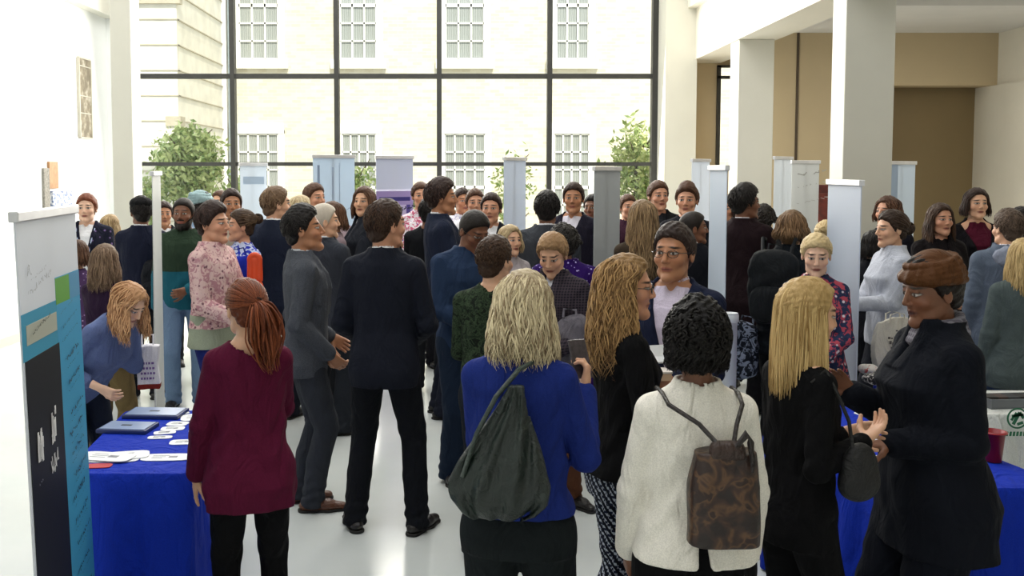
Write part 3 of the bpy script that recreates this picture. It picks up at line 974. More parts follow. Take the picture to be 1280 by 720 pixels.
def scalp_locks(p, n, L, seed=0, r=.004, lift=.006, whorl=(180, 25), off=.010, wave=.003, back=True, target=None, m=10, fringe=-.006):
    """short locks lying along the scalp; with target, they are combed to that point in head coordinates"""
    rng = np.random.default_rng(seed)
    az = rng.uniform(-180, 180, n); al = np.degrees(np.arccos(rng.uniform(-.25, 1, n)))
    base = skull_pt(np.radians(az), np.radians(al), np.full(n, off))
    zl = np.interp(base[:, 1], ZL_Y, ZL_Z)
    ok = base[:, 2] > zl + .004
    base = base[ok]; n = len(base)
    P = np.zeros((n, m, 3)); P[:, 0] = base
    wp = skull_pt(np.radians(np.array([whorl[0]])), np.radians(np.array([whorl[1]])), np.array([off]))[0]
    ph = rng.uniform(0, 6.28, n); jit = rng.normal(size=(n, 3)) * .25
    Ls = L * rng.uniform(.7, 1.2, n)
    q = base.copy()
    for j in range(1, m):
        nr = (q - SKULL_C) / SKULL_R ** 2; nr /= np.linalg.norm(nr, axis=1)[:, None]
        if target is not None:
            g = np.array(target) - q; gl = np.linalg.norm(g, axis=1)[:, None]; g = g / (gl + 1e-6)
            st = np.minimum(gl, (np.linalg.norm(np.array(target) - base, axis=1) * 1.15 / (m - 1))[:, None])
        else:
            g = q - wp + jit * .05; g[:, 2] -= .02; g /= np.linalg.norm(g, axis=1)[:, None] + 1e-6; g = g + jit * .5; st = (Ls / (m - 1))[:, None]
        g = g - (g * nr).sum(1)[:, None] * nr * (1 if target is None else .85); g /= np.linalg.norm(g, axis=1)[:, None] + 1e-6
        q = q + g * st
        rad = np.sqrt((((q - SKULL_C) / (SKULL_R + off)) ** 2).sum(1))[:, None]
        if target is None or j < m - 2:
            tgt = 1.0 + (lift * j / m) / .09
            q = SKULL_C + (q - SKULL_C) * (1 + (np.maximum(tgt / rad, 1) - 1) * (1.0 if target is None else .9))
        qq = q + np.cross(nr, g) * (wave * np.sin(j * 1.1 + ph))[:, None]
        P[:, j] = qq
    if target is None:
        keep = np.ones(n, bool)
        for j in range(m): keep &= P[:, j, 2] > np.interp(P[:, j, 1], ZL_Y, ZL_Z) + fringe
        P = P[keep]; n = len(P)
    tt = np.linspace(0, 1, m)
    R = r * rng.uniform(.7, 1.2, n)[:, None] * (np.clip((1.06 - tt) * 3, .2, 1) if target is None else np.full(m, 1.0))[None]
    V, Q, lk = tubes(P, R, 5)
    return V, Q, rng.uniform(0, 1, n)[lk]

def hang_bundle(start, dirs, n, L, r, seed, width=.03, wave=.012, freq=18, m=20, sway=(0, 0, 0)):
    """a bundle of locks in figure coordinates leaving start along dirs then hanging down"""
    rng = np.random.default_rng(seed)
    P = np.zeros((n, m, 3)); tt = np.linspace(0, 1, m)
    o = rng.normal(size=(n, 3)) * np.array([1, 1, .4]); ph = rng.uniform(0, 6.28, (n, 2)); Ls = L * rng.uniform(.75, 1.05, n)
    d0 = nrm(dirs)
    for j, t in enumerate(tt):
        env = width * np.sin(min(1, t * 2.2 + .12) * 1.57) * (1 - .65 * max(0, t - .55) / .45)
        fall = np.array([0, 0, -1.0])
        c = np.array(start) + d0 * .05 * (1 - math.exp(-t * 6)) + fall * 0
        q = c[None] + fall[None] * (Ls * t * min(1, t * 3 + .25))[:, None] + np.array(sway)[None] * (t ** 1.2)
        q = q + o * env * .55
        q[:, 0] += wave * t * np.sin(Ls * t * freq + ph[:, 0]) + wave * .8 * math.sin(L * t * freq)
        q[:, 1] += wave * t * np.sin(Ls * t * freq * 1.2 + ph[:, 1])
        P[:, j] = q
    R = r * rng.uniform(.7, 1.2, n)[:, None] * (np.clip((1.05 - tt) * 3, .15, 1))[None]
    V, Q, lk = tubes(P, R, 5)
    return V, Q, rng.uniform(0, 1, n)[lk]

PEOPLE = {}
def person(pid, label, px, py, d, face=180, look=None, group=None, **o):
    """px, py: picture column and row of the top of the head as measured; d: distance from the camera plane"""
    near = d < 4.6; mid = d < 7
    p = make_pose(o)
    look = face if look is None else look
    if look != face:
        dy = (look - face + 180) % 360 - 180
        o2 = dict(o); o2['yaw'] = dy + o.get('yaw', 0); p = make_pose(o2)
    # scale and place
    top = p.hc[2] + .128 * p.hs * (1 if o.get('nod', 0) < 25 and o.get('lean', 0) < 25 else .98) + o.get('hair_h', .008)
    ph = math.radians(face + 180)
    Rz = np.array([[math.cos(ph), -math.sin(ph)], [math.sin(ph), math.cos(ph)]])
    A = at(px, py, d)
    s = A.z / top
    if 'H' in o: s = o['H'] / 1.75
    off = Rz @ (p.hc[:2] * s)
    loc = (A.x - off[0], d - off[1], 0)
    root = empty('person', loc, ph, label, 'person', group)
    hT = .0085 if near else (.011 if mid else .0145)
    hH = .0036 if near else (.0048 if mid else .0062)
    hh = .0030 if near else (.0038 if mid else .0060)
    allp = [p.hc, p.nb] + p.sh + p.el + p.wr + p.hip + p.kn + p.an
    sc = lambda V: V * s
    # --- body: one surface
    lo, hi = bounds(allp, .13); lo[2] = -.01
    v = Vol(lo, hi, max(hT, .012))
    put_torso(v, p, -.003, zlo=.88); put_arms(v, p, -.002, frac=.9, fold=False); put_legs(v, p, -.002, fold=False, zlo=.06)
    v.cap(p.nb - p.T @ np.array([0, 0, .02]), p.hc, .045, .05, .02)
    for i in range(2): v.cap(p.an[i] + np.array([0, -.02, -.04]), p.an[i] + p.toe[i] * .12 + np.array([0, 0, -.05]), .03, .025, .02)
    parts = [v.mesh(), head_vol(p, hH).mesh()]
    nh = len(parts[0][0]); nhead = len(parts[1][0])
    for i in range(2):
        if o.get('hands', (1, 1))[i]: parts.append(hand_mesh(p, i, hh))
    V, Q = join(parts)
    hc = to_head(p, V); hc[:nh] = -1; hc[nh + nhead:] = -1
    mesh_obj('body', sc(V), Q, skin(o.get('skin', '#C08A6A'), o.get('lips', '#9A5648'), o.get('brow', '#2A1C14')), root, attrs={'hc': ('FLOAT_VECTOR', hc)})
    # --- hair
    hk, c1, c2 = o.get('hair', ('short', '#1E1613', '#3A2A22'))[:3]; ho = (o.get('hair') + ({},))[3] if o.get('hair') else {}
    hm = hairm(c1, c2)
    def lockmesh(name, data, headspace=True, mat=None, parent=root):
        Vl, Ql, lk = data
        if headspace: Vl = from_head(p, Vl)
        return mesh_obj(name, sc(Vl), Ql, mat or hm, parent, attrs={'lk': ('FLOAT', lk)})
    def merge(items):
        Vs, Qs, L, n = [], [], [], 0
        for Vl, Ql, lk, hsp in items:
            if hsp: Vl = from_head(p, Vl)
            Vs.append(Vl); Qs.append(Ql + n); L.append(lk); n += len(Vl)
        return np.concatenate(Vs), np.concatenate(Qs), np.concatenate(L)
    seed = sum(ord(c) for c in pid) 
    dens = 1.0 if near else (.6 if mid else .35)
    rs = 1.0 if near else (1.35 if mid else 1.9)
    def capm(kind='short', **k):
        Vc, Qc = hair_cap(p, hH * 1.15, kind=kind, seed=seed, **k)
        return (Vc, Qc, np.full(len(Vc), .3), False)
    if hk == 'short':
        it = [capm('short', thick=ho.get('t', .006), top=ho.get('top', .005), front=ho.get('front', 0))]
        if ho.get('locks', 1): it.append(scalp_locks(p, int(900 * dens), ho.get('L', .038), seed, .0026 * rs, whorl=ho.get('whorl', (180, 20)), off=ho.get('t', .006) + ho.get('top', .005) * .45, lift=ho.get('lift', .004)) + (True,))
        lockmesh('hair', merge(it), False)
    elif hk == 'buzz':
        lockmesh('hair', merge([capm('short', thick=.005, top=.001, rough=.0008)]), False)
    elif hk == 'bald':
        lockmesh('hair', merge([capm('bald', thick=.005, top=0, rough=.001)]), False)
    elif hk == 'long':
        it = [capm('long', thick=.008, top=ho.get('top', .003))]
        it.append(long_hair(p, int(ho.get('n', 420) * 2.2 * dens), ho.get('L', .30), ho.get('wave', .006), seed, ho.get('r', .0029) * rs, ho.get('spread', .02), ho.get('vol', .014),
                            freq=ho.get('freq', 26), curl=ho.get('curl', 0), azmin=ho.get('azmin', 52), tuck=ho.get('tuck', 0), part=ho.get('part', 0)) + (True,))
        lockmesh('hair', merge(it), False)
    elif hk == 'pony':
        tie = np.array(ho.get('tie', (0, -.125, .03)))
        it = [capm('short', thick=.006, top=.003), scalp_locks(p, int(420 * dens), .1, seed, .0040 * rs, off=.009, target=tie, wave=.0012, m=12) + (True,)]
        st = from_head(p, tie)
        it.append(hang_bundle(st, p.HR @ np.array([0, -1, .25]), int(150 * dens), ho.get('L', .26), .0048 * rs, seed + 1, ho.get('width', .036), ho.get('wave', .010), sway=ho.get('sway', (0, -.01, 0))) + (False,))
        hr = lockmesh('hair', merge(it), False)
        tb = MB(); a = np.linspace(0, 2 * math.pi, 17)
        tb.tube([tuple(sc(from_head(p, tie + np.array([.020 * math.cos(q), -.004, .020 * math.sin(q)])))) for q in a], .006, 6)
        tb.build('hair_tie', plain('hair_elastic', ho.get('tiec', '#2A1512'), .8), hr, smooth=True)
    elif hk == 'bun':
        tie = np.array(ho.get('tie', (0, -.115, .05)))
        it = [capm('short', thick=.007, top=.006), scalp_locks(p, int(420 * dens), .1, seed, .0042 * rs, off=.011, target=tie, wave=.002, m=12) + (True,)]
        rng = np.random.default_rng(seed); nb = int(46 * dens) + 10; m = 24; P = np.zeros((nb, m, 3)); br = ho.get('br', .036)
        ax = rng.normal(size=(nb, 3)); ax /= np.linalg.norm(ax, axis=1)[:, None]
        u = np.cross(ax, [0.2, .5, .8]); u /= np.linalg.norm(u, axis=1)[:, None]; w_ = np.cross(ax, u)
        th = np.linspace(0, 4.5, m); rr = br * rng.uniform(.55, 1, nb)
        P = (tie + np.array([0, -.018, .012])) + rr[:, None, None] * (u[:, None] * np.cos(th)[None, :, None] + w_[:, None] * np.sin(th)[None, :, None])
        Vb, Qb, lkb = tubes(P, np.full((nb, m), .0052 * rs), 5); it.append((Vb, Qb, rng.uniform(0, 1, nb)[lkb], True))
        lockmesh('hair', merge(it), False)
    elif hk == 'curly':
        it = [capm('long', thick=.022, top=.010, rough=.006)]
        it.append(long_hair(p, int(ho.get('n', 520) * dens), ho.get('L', .10), .004, seed, .0046 * rs, ho.get('spread', .03), ho.get('vol', .030), m=26, freq=45, curl=ho.get('curl', .009), azmin=58) + (True,))
        it.append(scalp_locks(p, int(420 * dens), .05, seed + 3, .0046 * rs, off=.026, lift=.01, wave=.008) + (True,))
        lockmesh('hair', merge(it), False)
    elif hk == 'wrap':
        lockmesh('hair', merge([capm('short', thick=.012, top=.006, rough=.003)]), False)
        Vw = Vol(*bounds([p.hc - .17, p.hc + .17], .02), hH)
        # wound bands of cloth
        for k in range(5):
            ang = np.linspace(0, 2 * math.pi, 15)
            z0 = ho.get('z', .055) + k * .016; tl = (.30, .12, -.05, -.2, -.1)[k]
            rr = np.array([.086, .104]) * (1.04 - .00 * k - .045 * max(0, k - 1) ** 1.4)
            pts = [from_head(p, np.array([rr[0] * math.cos(a), -.012 + rr[1] * math.sin(a), z0 + tl * .06 * math.sin(a) + .004 * math.sin(2 * a + k)])) for a in ang]
            for a, b in zip(pts[:-1], pts[1:]): Vw.cap(a, b, .0135 * p.hs, .0135 * p.hs, .005)
        if ho.get('full', 1): Vw.ell(from_head(p, SKULL_C + np.array([0, -.004, .018])), (SKULL_R + np.array([.012, .012, .018])) * p.hs, .006, p.HR)
        Ri = p.HR.T; c_ = p.hc
        lowz = ho.get('low', .035)
        Vw.cut(lambda X, Y, Z: lowz * p.hs - (Ri[2, 0] * (X - c_[0]) + Ri[2, 1] * (Y - c_[1]) + Ri[2, 2] * (Z - c_[2])) - .25 * (Ri[1, 0] * (X - c_[0]) + Ri[1, 1] * (Y - c_[1])) * -1)
        a, b = Vw.mesh(); mesh_obj('headwrap', sc(a), b, cloth(ho.get('wc', '#6B3F1E'), 'plain', rough=.55), root)
        if ho.get('pony'):
            it = [hang_bundle(from_head(p, np.array([0, -.12, -.02])), (0, -1, 0), 60, .2, .005, seed, .04) + (False,)]
            lockmesh('hair', merge(it), False)
    if o.get('beard'):
        vb = head_vol(p, hH * 1.3); 
        vb.F -= .0045
        Ri = p.HR.T; c_ = p.hc; s_ = p.hs
        def bf(X, Y, Z):
            x, y, z = X - c_[0], Y - c_[1], Z - c_[2]
            hx = (Ri[0, 0] * x + Ri[0, 1] * y + Ri[0, 2] * z) / s_; hy = (Ri[1, 0] * x + Ri[1, 1] * y + Ri[1, 2] * z) / s_; hz = (Ri[2, 0] * x + Ri[2, 1] * y + Ri[2, 2] * z) / s_
            up = np.where(np.abs(hx) < .03, -.066, -.066 + (np.abs(hx) - .03) * 1.1)
            up = np.maximum(up, np.where((hz > -.046) & (hz < -.030) & (np.abs(hx) < .03), -.02, -.2))
            return np.maximum(np.maximum(hz - up, -.012 - hy), -.125 - hz)
        vb.cut(bf); a, b = vb.mesh()
        if len(a): mesh_obj('beard', sc(a), b, hairm(o['beard'], c2), root, attrs={'lk': ('FLOAT', np.full(len(a), .3))})
    # --- top
    tk, tc = o.get('top', ('sweater', '#303030'))[:2]; to = (o.get('top') + ({},))[2] if o.get('top') else {}
    tm = cloth(tc, **{k: to[k] for k in ('pattern', 'h2', 'h3', 'rough', 'scale') if k in to})
    off = to.get('off', {'jacket': .020, 'sweater': .014, 'coat': .027, 'shirt': .012, 'puffer': .045, 'blouse': .014}[tk])
    hem = to.get('hem', {'jacket': .80, 'sweater': .88, 'coat': .62, 'shirt': .93, 'puffer': .80, 'blouse': .82}[tk])
    flare = to.get('flare', {'jacket': .012, 'sweater': .004, 'coat': .04, 'shirt': .0, 'puffer': .0, 'blouse': .02}[tk])
    if tk in ('jacket', 'coat') or o.get('under'):
        uc = o.get('under', ('#E8E8EC',)); um = cloth(uc[0], **(uc[1] if len(uc) > 1 else {}))
        vu = Vol(*bounds([p.tp((x, y, z)) for x in (-.2, .2) for y in (-.14, .16) for z in (.95, 1.56)], .02), min(hT * .75, .0078))
        put_torso(vu, p, .010, zlo=.98, ztop=1.475, k=.02, wrk=.001)
        for i in range(2): vu.cap(p.shi[i], p.sh[i] * .5 + p.shi[i] * .5, .040, .038, .02)
        nk = p.nb + p.T @ np.array([0, 0, .028])
        nr = (.046 if p.fem else .054) * (.6 + .4 * p.w)
        if o.get('collar', 1): vu.cap(nk - p.T @ np.array([0, .0, .04]), nk + p.T @ np.array([0, -.004, -.006]), nr + .020, nr + .013, .012)
        vu.cap(nk + p.T @ np.array([0, .04, .02]), nk + p.T @ np.array([0, .14, -.055]), .020, .032, .004, op='sub')
        vu.cap(nk - p.T @ np.array([0, 0, .03]), nk + p.T @ np.array([0, .0, .10]), nr - .001, nr + .003, .002, op='sub')
        a, b = vu.mesh(); mesh_obj('shirt', sc(a), b, um, root)
        if o.get('tie'):
            vt = Vol(*bounds([p.tp((0, .05, 1.1)), p.tp((0, .16, 1.50))], .05), .005)
            zz = [1.462, 1.40, 1.30, 1.20, 1.10]
            pts = []
            for z_ in zz:
                pts.append(p.tp((0, np.interp(z_, p.prof[:, 0], p.prof[:, 2]) + np.interp(z_, p.prof[:, 0], p.prof[:, 3]) + .010, z_)))
            for a_, b_ in zip(pts[:-1], pts[1:]): vt.cap(a_, b_, .016, .024, .006, sq=(p.T @ np.array([0, 1, 0]), .3))
            vt.cap(pts[0], pts[0] * .8 + pts[1] * .2, .016, .014, .004)
            a, b = vt.mesh(); mesh_obj('necktie', sc(a), b, cloth(o['tie']), root)
    lo, hi = bounds(p.sh + p.el + p.wr + [p.nb + [0, 0, .06], p.tp((0, 0, hem)), np.array([.22, .2, .9]), np.array([-.22, -.2, .9])], .13 + off)
    v = Vol(lo, hi, hT)
    put_torso(v, p, off, zlo=hem, flare=flare, wrk=to.get('wrk', .0030 if tk != 'jacket' else .0012), k=.03, belly=to.get('belly', .012 if tk in ('sweater', 'blouse', 'coat', 'puffer') else 0))
    if to.get('sleeves', 'long') == 'long':
        put_arms(v, p, off * .8, frac=to.get('cufff', .94), cuff=to.get('cuff', .003), up=to.get('up', 1.0))
    elif to['sleeves'] == 'short':
        f = .9 if p.fem else 1
        for i in range(2):
            v.cap(p.shi[i], p.sh[i], .05 * f + off * .8, .054 * f + off, .04)
            v.cap(p.sh[i], p.sh[i] * .35 + p.el[i] * .65, .054 * f + off, .048 * f + off * 1.3, .02, fold=(.004, 20, .8, .4))
    nk = p.nb + p.T @ np.array([0, 0, .03]); up_ = p.T @ np.array([0, 0, 1.0]); fw = p.T @ np.array([0, 1.0, 0])
    nr = (.046 if p.fem else .054) * (.6 + .4 * p.w)
    if tk in ('jacket', 'coat', 'puffer') or to.get('col'):       # collar standing round the neck
        cb = .030 if tk != 'puffer' else .04
        v.cap(nk - up_ * .058 - fw * .012, nk - fw * .016 - up_ * .030, nr + cb + .012, nr + cb - .006 + to.get('colw', 0), .02)
        v.cap(nk - up_ * .02, nk + up_ * .12 + fw * .015, nr + .016, nr + .024, .003, op='sub')
    else:
        nw = to.get('neck', .012)
        v.cap(nk - up_ * (.02 + nw * .8), nk + up_ * .14, nr + nw, nr + nw + .02, .006, op='sub')
    if tk in ('jacket', 'coat') or to.get('vneck'):
        zv = to.get('vz', 1.16 if tk == 'jacket' else 1.25); wv = to.get('vw', .20)
        Ti = p.T.T; po = p.po
        X, Y, Z = v.grid(); x, y, z = X - po[0], Y - po[1], Z - po[2]
        lx = np.abs(Ti[0, 0] * x + Ti[0, 1] * y + Ti[0, 2] * z); ly = Ti[1, 0] * x + Ti[1, 1] * y + Ti[1, 2] * z; lz = Ti[2, 0] * x + Ti[2, 1] * y + Ti[2, 2] * z + PELV
        hw = (lz - zv) * wv
        if tk != 'blouse':
            band = np.clip(1 - np.abs(lx - hw - .028) / .030, 0, 1) * (lz > zv - .01) * (ly > .02)
            v.F -= (.010 * np.minimum(1, band * 3)).astype(np.float32)
        cutd = np.where(ly > -.01, lx - hw, .2)
        cutd = np.maximum(cutd, -(ly - .00))
        v.F = np.maximum(v.F, (-np.maximum(cutd, zv - lz)).astype(np.float32))
        if tk in ('jacket', 'coat') and to.get('open', 1):         # front edges part below the button
            hw2 = .004 + np.clip(zv - .12 - lz, 0, 1) * to.get('gap', .22)
            sl = np.where((ly > .0) & (lz < zv - .02), lx - hw2, .2)
            v.F = np.maximum(v.F, (-sl).astype(np.float32))
    if to.get('vent'):
        Ti = p.T.T; po = p.po
        X, Y, Z = v.grid(); x, y, z = X - po[0], Y - po[1], Z - po[2]
        lx = np.abs(Ti[0, 0] * x + Ti[0, 1] * y + Ti[0, 2] * z); ly = Ti[1, 0] * x + Ti[1, 1] * y + Ti[1, 2] * z; lz = z + PELV
        hw = .002 + np.clip(to['vent'] - lz, 0, 1) * to.get('ventw', .05)
        v.F = np.maximum(v.F, (-np.where((ly < -.02) & (lz < to['vent']), lx - hw, .2)).astype(np.float32))
    if to.get('split'):            # lower hem at the back than at the sides
        pass
    if tk == 'puffer':
        X, Y, Z = v.grid(); v.F += (.006 * np.cos(Z * 95)).astype(np.float32)
    a, b = v.mesh()
    top = mesh_obj({'jacket': 'jacket', 'sweater': 'sweater', 'coat': 'coat', 'shirt': 'shirt', 'puffer': 'padded_coat', 'blouse': 'blouse'}[tk], sc(a), b, tm, root)
    if to.get('hood'):
        vh = Vol(*bounds([p.nb - .2, p.nb + .2], .02), hT)
        c0 = p.nb - fw * .085 - up_ * .035
        vh.ell(c0, (.12, .07, .085), .02, p.T); vh.cap(p.nb + np.array([.07, .02, .0]), p.nb - np.array([.07, -.02, 0]), .035, .035, .03)
        vh.cap(p.nb + np.array([0, .0, .0]), p.hc, nr + .02, .10, .01, op='sub')
        X, Y, Z = vh.grid(); vh.F += (.004 * np.sin(X * 60 + 2 * np.sin(Z * 50))).astype(np.float32)
        a, b = vh.mesh(); mesh_obj('hood', sc(a), b, cloth(to.get('hoodc', tc)), top)
    if to.get('scarf'):
        vs = Vol(*bounds([p.nb - .2, p.nb + .2], .02), hT * .8)
        for k in range(3):
            ang = np.linspace(0, 2 * math.pi, 15)
            pts = [p.nb + p.T @ np.array([(nr + .022 + .008 * k) * math.cos(a), .006 + (nr + .022 + .010 * k) * math.sin(a), .045 - .026 * k - .018 * math.sin(a) + .005 * math.sin(3 * a + k)]) for a in ang]
            for a_, b_ in zip(pts[:-1], pts[1:]): vs.cap(a_, b_, .018, .018, .006)
        a, b = vs.mesh(); mesh_obj('scarf', sc(a), b, cloth(to['scarf'], 'plaid', '#8A8890', scale=3), root)
    # --- legs
    bk, bc = o.get('bottom', ('trousers', '#202226'))[:2]; bo = (o.get('bottom') + ({},))[2] if o.get('bottom') else {}
    bm = cloth(bc, **{k: bo[k] for k in ('pattern', 'h2', 'h3', 'rough', 'scale') if k in bo})
    lo, hi = bounds(p.hip + p.kn + p.an + [np.array([.2, .15, 1.04]), np.array([-.2, -.15, .05])], .10); lo[2] = 0
    v = Vol(lo, hi, hT)
    if bk == 'trousers':
        put_torso(v, p, .010, zlo=.84, ztop=1.0, k=.03)
        put_legs(v, p, bo.get('off', .013), taper=bo.get('taper', .016), zlo=.055, k=.03)
        v.cut(lambda X, Y, Z: np.maximum(Z - 1.06, bo.get('hem', .025) - Z) + 0 * X + 0 * Y)
    elif bk == 'leggings':
        put_torso(v, p, .008, zlo=.80, ztop=1.0, k=.03)
        put_legs(v, p, .004, taper=0, zlo=.07, k=.03, fold=True)
        v.cut(lambda X, Y, Z: np.maximum(Z - 1.06, bo.get('hem', .07) - Z) + 0 * X + 0 * Y)
    else:
        hz = bo.get('hem', .15)
        def sk(X, Y, Z):
            t_ = np.clip((1.0 - Z) / .9, 0, 1); a_ = .175 * p.w + .012 + bo.get('flare', .04) * t_; b_ = .12 + .012 + bo.get('flare', .04) * t_
            th = np.arctan2(X, Y)
            q = np.sqrt((X / a_) ** 2 + ((Y + .01) / b_) ** 2)
            d = (q - 1) * b_ - .006 * t_ * np.sin(th * 11)
            return np.maximum(np.maximum(d, Z - 1.04), hz - Z)
        v.put(sk, (-.3, -.25, hz), (.3, .25, 1.05), 0.01)
    a, b = v.mesh(); mesh_obj({'trousers': 'trousers', 'leggings': 'leggings', 'skirt': 'skirt'}[bk], sc(a), b, bm, root)
    if bk == 'skirt' and o.get('legs'):
        v = Vol(lo, hi, hT); put_legs(v, p, bo.get('loff', .008), taper=bo.get('ltaper', .01), zlo=.055, k=.03)
        v.cut(lambda X, Y, Z: np.maximum(Z - 1.0, .03 - Z) + 0 * X + 0 * Y)
        a, b = v.mesh(); mesh_obj('trousers', sc(a), b, cloth(o['legs']), root)
    # --- shoes
    shc = o.get('shoes', '#1A1817')
    if shc:
        for i in range(2):
            t_ = p.toe[i]; an = p.an[i]; hsx = max(hT * .55, .0045)
            heel = an - t_ * .045; heel[2] = .035; toe = an + t_ * (.150 if p.fem else .172); toe[2] = .026
            v = Vol(*bounds([heel, toe, an + [0, 0, .05]], .06), hsx)
            up1 = np.array([0, 0, 1.0])
            v.cap(heel, an + t_ * .09 + [0, 0, -.05], .034, .043, .01, sq=(up1, .85)); v.cap(an + t_ * .08 + [0, 0, -.052], toe, .042, .030, .015, sq=(up1, .75))
            v.cap(an + [0, 0, -.03], an - t_ * .01 + [0, 0, .01 if not o.get('boots') else .09], .042, .040 if not o.get('boots') else .048, .03)
            side = np.array([t_[1], -t_[0], 0])
            c = (heel + toe) / 2
            v.cut(lambda X, Y, Z: np.maximum(.003 - Z, -1) + 0 * X + 0 * Y)
            a, b = v.mesh(); sho = mesh_obj('boot' if o.get('boots') else 'shoe', sc(a), b, leather(shc, .35), root)
            v = Vol(*bounds([heel, toe], .06), hsx)
            v.cap(heel * [1, 1, 0] + [0, 0, .01], toe * [1, 1, 0] + [0, 0, .01], .040, .036, .01); v.ell((heel + toe) / 2 * [1, 1, 0] + t_ * .03 + [0, 0, .01], (.05, .05, .04), .02)
            v.cut(lambda X, Y, Z: np.maximum(-Z + .0005, Z - .016) + 0 * X + 0 * Y)
            a, b = v.mesh(); mesh_obj('sole', sc(a), b, plain('rubber_sole', o.get('solec', '#15120F'), .7), sho)
    if o.get('glasses'):
        g = MB(); H = lambda q: tuple(sc(from_head(p, np.array(q, float))))
        for sg in (1, -1):
            a_ = np.linspace(0, 2 * math.pi, 15)
            g.tube([H((sg * .033 + .023 * math.cos(q), .101 - .006 * abs(math.cos(q)) * (math.cos(q) * sg > 0), .010 + .016 * math.sin(q))) for q in a_], .0016, 5)
            g.tube([H((sg * .056, .098, .014)), H((sg * .077, .06, .014)), H((sg * .084, -.005, .012)), H((sg * .083, -.02, -.004))], .0016, 5)
        g.tube([H((-.010, .107, .014)), H((0, .110, .016)), H((.010, .107, .014))], .0016, 5)
        g.build('glasses', plain('dark_glasses_frame', '#191512', .3), root, smooth=True)
    if o.get('lanyard'):
        lc = o['lanyard']; g = MB(); pr = p.prof
        def chest(x, z, e=.036):
            a_ = np.interp(z, pr[:, 0], pr[:, 1]); b_ = np.interp(z, pr[:, 0], pr[:, 2]); y_ = np.interp(z, pr[:, 0], pr[:, 3])
            return tuple(sc(p.tp((x, y_ + b_ * math.sqrt(max(0, 1 - (x / a_) ** 2)) + e, z))))
        for sg in (1, -1):
            g.tube([tuple(sc(p.tp((sg * .07, -.02, 1.52)))), chest(sg * .08, 1.45, .04), chest(sg * .06, 1.35), chest(sg * .03, 1.2), chest(0, 1.12)], .006, 5)
        lo_ = g.build('lanyard', cloth(lc), root, smooth=True)
        c_ = Vector(chest(0, 1.07)); MB().box(c_.x - .045, c_.x + .045, c_.y, c_.y + .004, c_.z - .06, c_.z + .05).build('name_badge', plain('badge_card', '#E8EAEE', .4), lo_)
    p.root = root; p.s = s; p.Rz = Rz; p.loc = np.array(loc)
    PEOPLE[pid] = p
    return p

def world_pt(p, q):
    q = np.asarray(q, float) * p.s
    r = p.Rz @ q[:2]
    return Vector((p.loc[0] + r[0], p.loc[1] + r[1], q[2]))
# ------------------------------------------------------------------ the crowd
def A_(x, y, z, **k): return dict(t=(x, y, z), **k)
DOWN = A_(.235, .04, .83, n=(-1, .2, 0), e=(.3, -.8, -.3))
BENT = A_(.10, .30, 1.10, n=(-.6, 0, -.8), e=(.6, -.5, -.7))
CLASP = A_(.03, .24, 1.02, n=(-.3, -.9, 0), d=(-.8, .5, -.2), curl=.7, e=(.9, -.5, -.4))
FOLD = A_(-.06, .22, 1.18, n=(-.2, -.9, 0), d=(-.9, .2, .1), curl=.5, e=(.9, -.1, -.8))
POCK = A_(.19, .06, .94, e=(.9, -.7, 0), n=(-1, 0, 0))
UP = A_(.10, .28, 1.32, e=(.7, -.2, -1), n=(-.4, -.6, .3), curl=.5)
FACE = dict(light='#D9A888', light2='#C99274', tan='#B07A58', brown='#7A4E36', dark='#4A2E20', pale='#E2B79C')
BLK, DKB, BRN, LBR, BLD = ('#0E0C0C', '#26211F'), ('#1C1310', '#43302A'), ('#33211A', '#6A4A36'), ('#5E4430', '#A07C58'), ('#8A6B45', '#DCC79C')
def S_(c, **k): return ('short',) + c + (k,)
def L_(c, **k): return ('long',) + c + (k,)

# --- foreground
person('blazer', 'woman with black curly hair in a white blazer, patterned brown backpack on her back', 872, 379, 2.78, 180, look=170, fem=1,
       hs=1.0, skin=FACE['brown'], hair=('curly', '#040303', '#15110F', dict(L=.10, n=620, vol=.016, spread=.006, curl=.007)),
       top=('blouse', '#F0EBE0', dict(hem=.93, flare=.022, off=.020, wrk=.005, vent=1.10, ventw=.12, up=1.1, cuff=.006)), bottom=('trousers', '#0E0E10', dict(off=.02)),
       arms=(A_(.21, .10, .86, e=(.8, -.6, -.2)), A_(.20, .12, .84, e=(.8, -.6, -.2))), w=1.0)
person('bluetop', 'woman with shoulder-length blonde hair in a royal blue sweater, hand raised with phone', 655, 338, 2.95, 168, look=150, fem=1,
       skin=FACE['light'], hair=L_(('#6A5036', '#EDDDB6'), L=.225, wave=.011, n=520, spread=.022, vol=.012, freq=30), nod=14,
       top=('sweater', '#1C2C72', dict(hem=.97, off=.016, flare=.010, belly=.014, wrk=.007, cuff=.004)), bottom=('trousers', '#191E20', dict(off=.012, taper=.008)),
       arms=(A_(.20, .20, 1.33, n=(-.6, .2, .5), d=(.1, .3, .95), curl=.75, e=(.15, -.5, -1)), A_(.02, .24, 1.22, n=(-.2, -.2, .9), curl=.5, e=(.3, -.4, -.9))), w=.97,
       feet=((.13, .02, 10), (.10, -.06, 16)))
